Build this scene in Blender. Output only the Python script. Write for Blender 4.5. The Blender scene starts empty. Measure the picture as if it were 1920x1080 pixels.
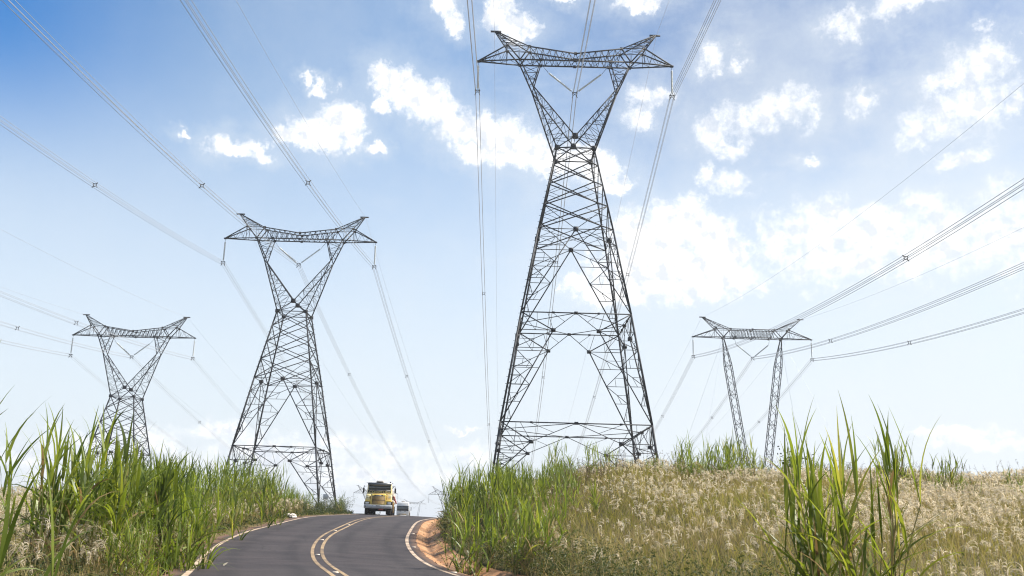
import bpy, bmesh, math
import numpy as np
from mathutils import Vector, Matrix
R_ = math.radians
scene = bpy.context.scene
C = scene.collection
rng = np.random.default_rng(7)

# ------------------------------------------------------------------ camera
cam_data = bpy.data.cameras.new('camera')
cam_data.sensor_width = 36.0
cam_data.lens = 1800.0 / 1920.0 * 36.0
cam_data.clip_start = 0.1
cam_data.clip_end = 20000.0
cam = bpy.data.objects.new('camera', cam_data)
C.objects.link(cam)
cam.matrix_world = Matrix.Rotation(R_(90 + 14.0), 4, 'X') @ Matrix.Rotation(R_(1.5), 4, 'Z')
scene.camera = cam

# ------------------------------------------------------------------ light
SUN_AZ, SUN_EL = 78.0, 47.0           # clockwise from the view direction (+Y), above the horizon
SKY_STRENGTH = 0.11
SUN_STRENGTH = 4.6
EXPOSURE = 0.95
scene.view_settings.view_transform = 'Standard'
scene.view_settings.look = 'None'
scene.view_settings.gamma = 1.0
scene.view_settings.exposure = EXPOSURE
sun_data = bpy.data.lights.new('sun', 'SUN')
sun_data.energy = SUN_STRENGTH
sun_data.angle = R_(0.5)
sun_data.color = (1.0, 0.95, 0.86)
sun = bpy.data.objects.new('sun', sun_data)
C.objects.link(sun)
sd = Vector((math.sin(R_(SUN_AZ)) * math.cos(R_(SUN_EL)), math.cos(R_(SUN_AZ)) * math.cos(R_(SUN_EL)), math.sin(R_(SUN_EL))))
sun.rotation_euler = sd.to_track_quat('Z', 'Y').to_euler()

# clouds: azimuth, elevation and half-sizes in degrees
CLOUDS = '-8.6,25.8,1.08,0.96;-7.2,25.4,1.70,1.15;-5.8,24.9,1.43,1.22;-4.7,24.1,1.19,0.92;-8.7,24.1,0.50,0.46;-3.7,23.2,1.36,0.93;-2.1,23.4,1.54,0.99;-0.6,23.0,1.54,1.09;-2.9,21.8,1.19,0.62;0.8,22.2,1.36,0.93;2.0,21.5,1.19,1.09;-0.6,22.1,1.70,0.69;3.7,21.6,1.69,0.94;5.5,21.2,1.18,0.87;6.2,20.1,1.00,0.47;-13.6,21.9,1.45,0.54;-12.4,22.5,1.46,1.06;-11.1,23.2,1.25,1.00;-12.3,21.6,1.30,0.43;-10.5,22.4,0.82,0.61;-18.3,20.9,0.67,0.59;-17.3,20.7,1.08,0.36;-16.1,21.0,1.00,0.39;-13.2,25.5,0.43,0.30;-12.4,25.0,0.59,0.36;-20.2,21.3,0.54,0.21;-9.0,21.8,0.60,0.31;-5.1,30.2,0.98,0.73;-4.2,29.5,0.77,0.59;-1.2,30.1,1.06,0.88;-0.3,29.2,1.23,0.74;7.6,30.5,1.57,0.41;3.0,31.0,2.12,0.29;7.5,17.9,1.25,0.79;10.3,18.1,1.94,1.40;8.8,16.9,2.60,1.26;12.0,16.8,1.91,1.40;8.2,15.3,3.56,1.42;11.4,14.6,3.49,1.41;13.5,16.1,0.94,0.77;3.9,14.4,0.98,0.64;6.2,13.9,2.59,0.79;12.5,27.2,0.93,0.65;13.9,27.1,0.46,0.53;12.9,26.6,0.50,0.41;8.3,25.3,1.02,0.55;9.4,25.2,0.61,0.45;7.9,24.2,0.84,0.61;12.5,23.0,1.24,1.06;14.2,23.6,1.62,0.90;16.5,24.0,1.59,1.04;18.0,24.0,0.78,0.74;13.2,21.9,0.97,0.61;13.7,19.8,1.12,0.61;12.0,20.5,0.45,0.55;21.3,24.0,0.81,0.52;17.9,21.2,0.56,0.24;28.5,25.4,1.49,0.87;26.8,24.6,1.39,1.10;25.5,23.1,1.41,1.13;27.3,23.4,1.92,1.66;24.5,22.3,1.28,1.00;29.3,22.9,0.66,0.54;26.4,20.4,1.32,0.42;28.3,27.1,0.61,0.37;20.5,28.1,1.30,0.62;23.9,28.8,1.93,0.60;17.4,17.2,1.83,1.21;19.5,17.9,1.79,0.90;15.8,16.3,1.23,0.92;19.1,15.5,3.86,1.51;21.9,17.6,1.74,0.89;23.9,18.1,1.41,0.73;21.5,16.6,3.47,1.33;24.6,15.7,3.03,1.74;28.1,16.2,2.35,1.97;-26.0,3.2,2.52,0.69;-24.0,3.8,2.62,0.51;-20.3,4.4,1.66,0.41;-16.6,4.8,2.60,0.45;-9.7,4.5,3.67,0.61;-6.3,3.9,2.48,0.77;-7.8,2.6,4.90,1.06;-12.1,3.7,2.40,0.75;-2.6,5.6,1.26,0.12;-14.8,3.7,3.52,0.89;-20.2,3.2,4.13,1.15;-25.3,1.7,4.06,1.10;-2.2,3.9,1.88,0.77;24.6,5.5,1.58,0.34;26.7,5.7,1.02,0.42;23.0,5.7,0.67,0.23;25.8,5.0,2.31,0.34'

N_FIRM = 42

class NT:
    """small helper to wire shader nodes"""
    def __init__(self, tree):
        self.t = tree
        tree.nodes.clear()
    def n(self, typ, ins=None, **props):
        nd = self.t.nodes.new(typ)
        for k, v in props.items():
            setattr(nd, k, v)
        if ins:
            for k, v in ins.items():
                s = nd.inputs[k]
                if isinstance(v, bpy.types.NodeSocket):
                    self.t.links.new(v, s)
                else:
                    s.default_value = v
        return nd
    def math(self, op, a, b=0.0, c=None, clamp=False):
        nd = self.n('ShaderNodeMath', None, operation=op, use_clamp=clamp)
        for i, v in enumerate((a, b, c)):
            if v is None: continue
            if isinstance(v, bpy.types.NodeSocket): self.t.links.new(v, nd.inputs[i])
            else: nd.inputs[i].default_value = v
        return nd.outputs[0]
    def vmath(self, op, a, b=None, c=None, out=0):
        nd = self.n('ShaderNodeVectorMath', None, operation=op)
        for i, v in enumerate((a, b, c)):
            if v is None: continue
            if isinstance(v, bpy.types.NodeSocket): self.t.links.new(v, nd.inputs[i])
            else: nd.inputs[i].default_value = v
        return nd.outputs[out]
    def ramp(self, fac, stops, interp='LINEAR'):
        nd = self.n('ShaderNodeValToRGB', {0: fac})
        cr = nd.color_ramp
        cr.interpolation = interp
        while len(cr.elements) < len(stops): cr.elements.new(0.5)
        for e, (p, c) in zip(cr.elements, stops):
            e.position = p
            e.color = (c[0], c[1], c[2], 1.0) if hasattr(c, '__len__') else (c, c, c, 1.0)
        return nd.outputs[0]
    def mix(self, f, a, b, blend='MIX'):
        nd = self.n('ShaderNodeMix', None, data_type='RGBA', blend_type=blend)
        for i, v in ((0, f), (6, a), (7, b)):
            if isinstance(v, bpy.types.NodeSocket): self.t.links.new(v, nd.inputs[i])
            elif i == 0: nd.inputs[i].default_value = v
            else: nd.inputs[i].default_value = (v[0], v[1], v[2], 1.0)
        return nd.outputs[2]
    def noise(self, vec, scale, detail=3.0, rough=0.55, out='Fac', **kw):
        nd = self.n('ShaderNodeTexNoise', {'Scale': scale, 'Detail': detail, 'Roughness': rough}, **kw)
        if vec is not None: self.t.links.new(vec, nd.inputs['Vector'])
        return nd.outputs[out]
    def smooth(self, x, a, b):
        nd = self.n('ShaderNodeMapRange', {0: x, 1: a, 2: b, 3: 0.0, 4: 1.0}, interpolation_type='SMOOTHSTEP')
        return nd.outputs[0]

def build_world():
    w = bpy.data.worlds.new('World')
    scene.world = w
    w.use_nodes = True
    N = NT(w.node_tree)
    dirn = N.n('ShaderNodeTexCoord').outputs['Generated']
    sky = N.n('ShaderNodeTexSky', sky_type='NISHITA', sun_disc=False, sun_elevation=R_(SUN_EL), sun_rotation=R_(SUN_AZ),
              altitude=600.0, air_density=1.0, dust_density=1.2, ozone_density=2.0)
    col = sky.outputs[0]
    sep = N.n('ShaderNodeSeparateXYZ', {0: dirn})
    x, y, z = sep.outputs
    az = N.math('MULTIPLY', N.math('ARCTAN2', x, y), 57.29578)
    el = N.math('MULTIPLY', N.math('ARCSINE', z), 57.29578)
    uv = N.n('ShaderNodeCombineXYZ', {0: az, 1: el, 2: 0.0}).outputs[0]
    n1 = N.noise(uv, 0.42, 8.0, 0.66, 'Color')
    n2 = N.noise(uv, 1.7, 4.0, 0.6, 'Color')
    off = N.vmath('MULTIPLY', N.vmath('SUBTRACT', n1, (0.5, 0.5, 0.5)), (3.6, 2.9, 0.0))
    off2 = N.vmath('MULTIPLY', N.vmath('SUBTRACT', n2, (0.5, 0.5, 0.5)), (0.9, 0.8, 0.0))
    p = N.vmath('ADD', N.vmath('ADD', uv, off), off2)
    accs = [None, None]
    blobs = CLOUDS.split(';')
    for k, b in enumerate(blobs):
        a0, e0, ra, re = map(float, b.split(','))
        g = 0 if (k < N_FIRM) else 1
        ra *= 1.2; re *= 1.2
        v = N.vmath('MULTIPLY_ADD', p, (1 / ra, 1 / re, 0), (-a0 / ra, -e0 / re, 0))
        l = N.vmath('LENGTH', v, out=1)
        accs[g] = l if accs[g] is None else N.math('SMOOTH_MIN', accs[g], l, 0.25)
    fb = N.noise(uv, 0.62, 9.0, 0.63)
    fine_n = N.noise(uv, 3.0, 7.0, 0.70)
    bil = N.math('ABSOLUTE', N.math('MULTIPLY_ADD', N.noise(p, 1.25, 6.0, 0.58), 2.0, -1.0))
    fbm = N.math('MULTIPLY', N.math('SUBTRACT', fb, 0.5), 1.0)
    fin = N.math('SUBTRACT', fine_n, 0.5)
    # compact cumulus: billowed edges; thin cloud: mostly noise inside loose envelopes
    tf = N.math('ADD', N.math('MULTIPLY_ADD', accs[0], -1.0, 1.12), N.math('ADD', N.math('MULTIPLY', fbm, 1.0), N.math('MULTIPLY_ADD', bil, 0.55, -0.16)))
    tf = N.math('ADD', tf, N.math('MULTIPLY', fin, 0.55))
    ts = N.math('ADD', N.math('MULTIPLY_ADD', accs[1], -0.85, 1.0), N.math('ADD', N.math('MULTIPLY', fbm, 2.3), N.math('MULTIPLY_ADD', bil, 0.6, -0.2)))
    ts = N.math('ADD', ts, N.math('MULTIPLY', fin, 0.6))
    dens = N.math('MAXIMUM', N.smooth(tf, -0.12, 0.68), N.math('MULTIPLY', N.smooth(ts, -0.18, 1.0), 0.97))
    acc = N.math('MINIMUM', accs[0], accs[1])
    soft = N.smooth(acc, 2.6, 0.7)
    # clear sky: deeper blue away from the sun
    deep = N.math('MULTIPLY', N.smooth(az, -17.0, -32.0), N.smooth(el, 15.0, 26.5))
    dull = N.math('MULTIPLY', N.smooth(az, -10.0, 18.0), N.smooth(el, 14.0, 26.0))
    tint = N.mix(dull, (0.88, 0.99, 0.98), (0.38, 0.53, 0.66))
    tint = N.mix(deep, tint, (0.12, 0.60, 0.95))
    col = N.mix(1.0, col, tint, 'MULTIPLY')
    # thin high veil, thicker towards the sun and the horizon
    veil_n = N.noise(uv, 0.085, 6.0, 0.62)
    streak = N.noise(N.vmath('MULTIPLY', uv, (0.5, 1.0, 1.0)), 0.3, 6.0, 0.65)
    azf = N.smooth(az, -30.0, 26.0)
    v_el = N.smooth(el, 32.0, 3.0)
    veil = N.math('MULTIPLY', v_el, N.math('MULTIPLY_ADD', azf, 0.12, 0.86))
    vn = N.math('MULTIPLY', N.smooth(veil_n, 0.36, 0.66), N.math('MULTIPLY_ADD', azf, 0.30, 0.10))
    veil = N.math('ADD', veil, N.math('MULTIPLY', vn, N.math('SUBTRACT', 1.0, veil)))
    hz = N.math('MULTIPLY', N.math('ADD', N.math('MULTIPLY', soft, 0.30), N.math('MULTIPLY', N.smooth(streak, 0.5, 0.75), N.math('MULTIPLY', azf, 0.35))), N.math('SUBTRACT', 1.0, veil))
    veil = N.math('ADD', veil, hz, clamp=True)
    milk = N.math('MULTIPLY', N.smooth(az, -4.0, 24.0), N.math('MULTIPLY_ADD', fb, 0.5, 0.02))
    veil = N.math('ADD', veil, N.math('MULTIPLY', milk, N.math('SUBTRACT', 1.0, veil)), clamp=True)
    veil = N.math('MULTIPLY', veil, N.math('MULTIPLY_ADD', deep, -0.9, 1.0))
    # lit and shaded parts of the cloud bodies
    g0 = N.noise(uv, 0.8, 5.0, 0.6); g1 = N.noise(N.vmath('ADD', uv, (0.35, 0.55, 0.0)), 0.8, 5.0, 0.6)
    rel = N.math('MULTIPLY_ADD', N.math('SUBTRACT', g0, g1), 1.9, 0.62)
    rel = N.math('SUBTRACT', rel, N.math('MULTIPLY', N.smooth(acc, 0.75, 0.2), 0.16))
    body = N.ramp(rel, [(0.26, (4.2, 4.4, 4.75)), (0.58, (6.0, 6.0, 6.0))])
    col = N.mix(veil, col, (4.02, 4.32, 4.58))
    col = N.mix(dens, col, body)
    bg = N.n('ShaderNodeBackground', {'Color': col, 'Strength': SKY_STRENGTH})
    out = N.n('ShaderNodeOutputWorld', {0: bg.outputs[0]})
    w.cycles.sampling_method = 'MANUAL'
    w.cycles.sample_map_resolution = 512
build_world()
scene.render.engine = 'CYCLES'
scene.cycles.filter_width = 1.15
scene.cycles.max_bounces = 6
scene.cycles.diffuse_bounces = 3
scene.cycles.glossy_bounces = 2
scene.cycles.transmission_bounces = 3
scene.cycles.transparent_max_bounces = 8

# ------------------------------------------------------------------ helpers
def new_mat(name):
    m = bpy.data.materials.new(name)
    m.use_nodes = True
    return m, NT(m.node_tree)

def finish(N, bsdf, bump=None):
    N.n('ShaderNodeOutputMaterial', {0: bsdf})

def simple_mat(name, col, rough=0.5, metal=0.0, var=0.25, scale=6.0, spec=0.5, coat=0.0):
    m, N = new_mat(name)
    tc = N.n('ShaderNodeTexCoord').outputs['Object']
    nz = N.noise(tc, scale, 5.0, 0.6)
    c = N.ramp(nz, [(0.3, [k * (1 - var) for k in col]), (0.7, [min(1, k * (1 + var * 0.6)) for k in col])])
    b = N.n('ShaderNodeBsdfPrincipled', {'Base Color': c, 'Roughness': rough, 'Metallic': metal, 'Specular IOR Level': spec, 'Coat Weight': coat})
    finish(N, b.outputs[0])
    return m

def leaf_mat(name, stops, trans=0.45, rough=0.5, spec=0.3, tint=(1.25, 1.2, 0.55)):
    """leaf blades: hue picked per blade, light passes through"""
    m, N = new_mat(name)
    geo = N.n('ShaderNodeNewGeometry')
    pos = geo.outputs['Position']
    rnd = geo.outputs['Random Per Island']
    patch = N.noise(pos, 0.35, 3.0, 0.6)
    f = N.math('ADD', N.math('MULTIPLY', rnd, 0.72), N.math('MULTIPLY_ADD', patch, 0.9, -0.31), clamp=True)
    c = N.ramp(f, stops)
    fine = N.noise(pos, 38.0, 2.0, 0.6)
    c = N.mix(N.math('MULTIPLY', fine, 0.45), c, N.mix(1.0, c, (0.55, 0.6, 0.5), 'MULTIPLY'))
    b = N.n('ShaderNodeBsdfPrincipled', {'Base Color': c, 'Roughness': rough, 'Specular IOR Level': spec})
    tcol = N.mix(1.0, c, tint, 'MULTIPLY')
    t = N.n('ShaderNodeBsdfTranslucent', {'Color': tcol})
    mx = N.n('ShaderNodeMixShader', {0: trans, 1: b.outputs[0], 2: t.outputs[0]})
    finish(N, mx.outputs[0])
    return m

def np_mesh(name, verts, quads, mats, mat_idx=None, smooth=True):
    me = bpy.data.meshes.new(name)
    nv, nf = len(verts), len(quads)
    me.vertices.add(nv)
    me.vertices.foreach_set('co', np.ascontiguousarray(verts, np.float32).ravel())
    me.loops.add(nf * 4)
    me.loops.foreach_set('vertex_index', np.ascontiguousarray(quads, np.int32).ravel())
    me.polygons.add(nf)
    me.polygons.foreach_set('loop_start', np.arange(0, nf * 4, 4, dtype=np.int32))
    for m in mats: me.materials.append(m)
    if mat_idx is not None: me.polygons.foreach_set('material_index', np.ascontiguousarray(mat_idx, np.int32))
    if smooth: me.polygons.foreach_set('use_smooth', np.ones(nf, bool))
    me.update(calc_edges=True)
    return me

def link(name, me, parent=None, loc=(0, 0, 0)):
    o = bpy.data.objects.new(name, me)
    C.objects.link(o)
    o.location = loc
    if parent is not None: o.parent = parent
    return o

def tag(o, label=None, cat=None, group=None, kind=None):
    if label: o['label'] = label
    if cat: o['category'] = cat
    if group: o['group'] = group
    if kind: o['kind'] = kind
    return o

def empty(name, loc, label, cat, group=None, rz=0.0):
    o = bpy.data.objects.new(name, None)
    C.objects.link(o)
    o.location = loc
    o.rotation_euler = (0, 0, rz)
    o.empty_display_size = 0.3
    return tag(o, label, cat, group)

class MB:
    """collects bars, boxes, tubes and rings into one mesh"""
    def __init__(self):
        self.v = []; self.q = []; self.k = 0
    def add(self, v, q):
        self.v.append(np.asarray(v, float)); self.q.append(np.asarray(q, int) + self.k); self.k += len(v)
    def bar(self, a, b, w, w2=None):
        a = np.asarray(a, float); b = np.asarray(b, float)
        d = b - a; L = np.linalg.norm(d)
        if L < 1e-6: return
        d /= L
        u = np.cross(d, (0, 0, 1.0) if abs(d[2]) < 0.95 else (0, 1.0, 0)); u /= np.linalg.norm(u)
        n = np.cross(d, u)
        h = w / 2; h2 = (w2 or w) / 2
        c = [(-1, -1), (1, -1), (1, 1), (-1, 1)]
        v = [a + u * i * h + n * j * h for i, j in c] + [b + u * i * h2 + n * j * h2 for i, j in c]
        self.add(v, [(0, 1, 5, 4), (1, 2, 6, 5), (2, 3, 7, 6), (3, 0, 4, 7), (3, 2, 1, 0), (4, 5, 6, 7)])
    def box(self, c, s, rot=None, taper=(1, 1)):
        c = np.asarray(c, float); h = np.asarray(s, float) / 2
        v = []
        for k in (-1, 1):
            t = taper if k > 0 else (1, 1)
            for i, j in ((-1, -1), (1, -1), (1, 1), (-1, 1)):
                v.append((i * h[0] * t[0], j * h[1] * t[1], k * h[2]))
        v = np.array(v)
        if rot is not None: v = v @ np.array(rot.to_3x3()).T
        self.add(v + c, [(0, 1, 5, 4), (1, 2, 6, 5), (2, 3, 7, 6), (3, 0, 4, 7), (3, 2, 1, 0), (4, 5, 6, 7)])
    def tube(self, pts, r, n=6, caps=True):
        pts = np.asarray(pts, float); r = np.broadcast_to(np.asarray(r, float), (len(pts),))
        t = np.gradient(pts, axis=0); t /= np.linalg.norm(t, axis=1)[:, None] + 1e-12
        ref = np.array((0, 0, 1.0)) if abs(t[0][2]) < 0.9 else np.array((1.0, 0, 0))
        u = np.cross(t, ref); u /= np.linalg.norm(u, axis=1)[:, None] + 1e-12
        w = np.cross(t, u)
        a = np.arange(n) / n * 2 * np.pi
        v = pts[:, None] + r[:, None, None] * (u[:, None] * np.cos(a)[None, :, None] + w[:, None] * np.sin(a)[None, :, None])
        m = len(pts)
        i = np.arange(m - 1)[:, None] * n; j = np.arange(n)[None]
        q = np.stack([i + j, i + (j + 1) % n, i + n + (j + 1) % n, i + n + j], -1).reshape(-1, 4)
        self.add(v.reshape(-1, 3), q)
    def lathe(self, a, b, prof, n=8):
        """prof: (t along a-b, radius)"""
        a = np.asarray(a, float); b = np.asarray(b, float)
        pts = np.array([a + (b - a) * t for t, r in prof])
        d = (b - a) / np.linalg.norm(b - a)
        u = np.cross(d, (0, 0, 1.0) if abs(d[2]) < 0.9 else (1.0, 0, 0)); u /= np.linalg.norm(u); w = np.cross(d, u)
        ang = np.arange(n) / n * 2 * np.pi
        ring = u[None] * np.cos(ang)[:, None] + w[None] * np.sin(ang)[:, None]
        v = np.concatenate([p[None] + ring * r for p, (t, r) in zip(pts, prof)])
        m = len(prof)
        i = np.arange(m - 1)[:, None] * n; j = np.arange(n)[None]
        self.add(v, np.stack([i + j, i + (j + 1) % n, i + n + (j + 1) % n, i + n + j], -1).reshape(-1, 4))
    def poly_extrude(self, outline, y0, y1):
        """outline in x,z extruded along y; side walls plus fan caps"""
        o = np.asarray(outline, float); n = len(o)
        v = np.concatenate([np.c_[o[:, 0], np.full(n, y0), o[:, 1]], np.c_[o[:, 0], np.full(n, y1), o[:, 1]],
                            [[o[:, 0].mean(), y0, o[:, 1].mean()], [o[:, 0].mean(), y1, o[:, 1].mean()]]])
        q = [(i, (i + 1) % n, n + (i + 1) % n, n + i) for i in range(n)]
        for i in range(0, n - 1, 2):
            q.append((2 * n, (i + 2) % n, i + 1, i)); q.append((2 * n + 1, n + i, n + i + 1, n + (i + 2) % n))
        if n % 2: q.append((2 * n, 0, n - 1, n - 1)); 
        self.add(v, q)
    def arrays(self):
        return np.concatenate(self.v), np.concatenate(self.q)
    def build(self, name, mat, parent=None, loc=(0, 0, 0), smooth=False):
        v, q = self.arrays()
        return link(name, np_mesh(name, v, q, [mat], smooth=smooth), parent, loc)

def sstep(x, a, b):
    t = np.clip((np.asarray(x, float) - a) / (b - a), 0, 1)
    return t * t * (3 - 2 * t)

# ------------------------------------------------------------------ road course and terrain
KY = np.array([-60, -20, 0, 6, 12, 18, 24, 30, 36, 43, 50, 58, 66, 75, 90, 120, 195, 300, 500.])
KX = np.array([15.5, 6.2, 1.64, 0.29, -1.08, -2.49, -3.94, -5.51, -6.78, -7.73, -8.31, -8.85, -9.3, -9.65, -9.95, -11.8, -19.4, -32, -55])
KZ = np.array([-2.2, -1.95, -1.69, -1.57, -1.45, -1.35, -1.26, -1.18, -0.93, -0.57, -0.28, 0.06, 0.31, 0.48, 0.73, 1.02, 1.0, -4.0, -30])
def spline(xk, yk):
    h = np.diff(xk); n = len(xk)
    A = np.zeros((n, n)); b = np.zeros(n); A[0, 0] = A[-1, -1] = 1
    for i in range(1, n - 1):
        A[i, i - 1] = h[i - 1]; A[i, i] = 2 * (h[i - 1] + h[i]); A[i, i + 1] = h[i]
        b[i] = 6 * ((yk[i + 1] - yk[i]) / h[i] - (yk[i] - yk[i - 1]) / h[i - 1])
    M = np.linalg.solve(A, b)
    def f(x):
        x = np.clip(np.asarray(x, float), xk[0], xk[-1])
        i = np.clip(np.searchsorted(xk, x) - 1, 0, n - 2)
        a = xk[i + 1] - x; c = x - xk[i]; hh = h[i]
        return (M[i] * a**3 + M[i + 1] * c**3) / (6 * hh) + (yk[i] / hh - M[i] * hh / 6) * a + (yk[i + 1] / hh - M[i + 1] * hh / 6) * c
    return f
RX = spline(KY, KX); RZ = spline(KY, KZ)
def slope(Y):
    return (RX(Y + 0.25) - RX(Y - 0.25)) / 0.5
BANK = -0.0256
def lateral(X, Y):
    return (X - RX(Y)) / np.sqrt(1 + slope(Y)**2)
def hill_right(X, Y):
    z = np.interp(Y, [-60, 0, 8, 15, 22, 30, 45, 55, 70, 100, 122, 220, 350, 520, 700, 4000],
                     [-2.0, -1.7, -1.35, -1.0, -0.45, 0.25, 1.85, 2.75, 3.4, 4.6, 6.0, 5.0, -6, -34, -44, -70])
    return z + 0.25 * np.sin(X * 0.21 + Y * 0.13) * sstep(Y, 15, 40) + 0.15 * np.sin(X * 0.6 - Y * 0.31)
def hill_left(X, Y):
    z = np.interp(Y, [-60, 0, 10, 20, 30, 45, 55, 65, 80, 120, 165, 220, 350, 520, 700, 4000],
                     [-1.9, -1.5, -1.2, -0.9, -0.7, 0.05, 0.5, 0.7, 1.0, 1.5, 2.8, 2.4, -8, -36, -44, -70])
    z = z - np.interp(-X, [0, 25, 60, 110, 200, 2000], [0, 0, 0.5, 5, 9, 30]) * sstep(Y, 10, 60)
    z = z - 1.9 * sstep(Y, 72, 112) * (1 - sstep(RX(Y) - X, 12, 24))
    return z + 0.12 * np.sin(X * 0.5 + Y * 0.37)
def ground(X, Y):
    """height of the land; the road corridor is sunk under the road sheets"""
    X = np.asarray(X, float); Y = np.asarray(Y, float)
    d = lateral(X, Y); zr = RZ(Y) + BANK * np.clip(d, -6, 6)
    far = sstep(Y, 330, 480)
    right = (zr + 0.15) + (hill_right(X, Y) - zr - 0.15) * sstep(d, 5.2, 15.0)
    left = (zr + 0.02) + (hill_left(X, Y) - zr - 0.02) * sstep(d, -4.2, -9.0)
    out = np.where(d > 0, right, left)
    dip = np.where(d > 0, sstep(d, 5.15, 4.85), sstep(d, -4.12, -3.9)) * (1 - far)
    return out - 0.9 * dip

mat_soil = None
def build_ground():
    global mat_soil
    m, N = new_mat('dry_soil'); mat_soil = m
    pos = N.n('ShaderNodeNewGeometry').outputs['Position']
    a = N.noise(pos, 0.18, 5.0, 0.6); b = N.noise(pos, 5.0, 6.0, 0.7)
    c1 = N.ramp(a, [(0.35, (0.085, 0.075, 0.028)), (0.5, (0.14, 0.115, 0.05)), (0.66, (0.20, 0.155, 0.08))])
    c = N.mix(N.math('MULTIPLY', b, 0.8), c1, (0.055, 0.045, 0.02))
    bs = N.n('ShaderNodeBsdfPrincipled', {'Base Color': c, 'Roughness': 0.95, 'Specular IOR Level': 0.1})
    bp = N.n('ShaderNodeBump', {'Strength': 0.6, 'Distance': 0.15, 'Height': b})
    N.t.links.new(bp.outputs[0], bs.inputs['Normal'])
    finish(N, bs.outputs[0])
    dl = [-3000, -1500, -800, -400, -250, -160, -110, -80, -60, -45, -34, -26, -20, -16, -13, -11, -9, -7.5, -6.2, -5.2, -4.6, -4.2, -4.0, -3.8, -2, 0, 2, 4.8, 4.95, 5.1, 5.3, 5.6]
    dl += list(np.arange(6, 16, 0.8)) + list(np.arange(16, 60, 2.0)) + [65, 72, 80, 95, 120, 160, 220, 320, 480, 800, 1500, 3000]
    Y = np.concatenate([np.arange(-60, -8, 6.0), np.arange(-8, 100, 0.9), np.arange(100, 200, 4.0), np.arange(200, 500, 12.0), np.arange(500, 1000, 50.), np.arange(1000, 9001, 500.)])
    D, YY = np.meshgrid(dl, Y)
    k = np.sqrt(1 + slope(YY)**2)
    X = RX(YY) + D * k
    Z = ground(X, YY)
    v = np.stack([X, YY, Z], -1).reshape(-1, 3)
    n, mm = len(Y), len(dl)
    i = np.arange(n - 1)[:, None] * mm; j = np.arange(mm - 1)[None]
    q = np.stack([i + j, i + j + 1, i + mm + j + 1, i + mm + j], -1).reshape(-1, 4)
    tag(link('ground', np_mesh('ground', v, q, [m])), kind='structure')
build_ground()

def road_point(Y, d, dz=0.0):
    s = slope(Y); k = np.sqrt(1 + s * s)
    return np.stack([RX(Y) + d / k, Y - d * s / k, RZ(Y) + BANK * np.clip(d, -6, 6) + dz], -1)
def strip(name, mat, ds, dzs, Y, wob=None):
    """a sheet following the road; ds, dzs are lateral offsets and heights"""
    cols = []
    for i, (d, dz) in enumerate(zip(ds, dzs)):
        dd = np.full(len(Y), d, float)
        if wob is not None: dd = dd + wob[i]
        cols.append(road_point(Y, dd, dz))
    v = np.stack(cols, 1); m = len(ds); n = len(Y)
    i = np.arange(n - 1)[:, None] * m; j = np.arange(m - 1)[None]
    q = np.stack([i + j, i + j + 1, i + m + j + 1, i + m + j], -1).reshape(-1, 4)
    me = np_mesh(name, v.reshape(-1, 3), q, [mat])
    lay = me.uv_layers.new(name='road')
    dd = np.stack([np.full(n, d, float) for d in ds], 1); yy = np.repeat(np.asarray(Y, float)[:, None], m, 1)
    uv = np.stack([dd, yy], -1).reshape(-1, 2)[q.ravel()]
    lay.data.foreach_set('uv', np.ascontiguousarray(uv, np.float32).ravel())
    return link(name, me)

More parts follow.
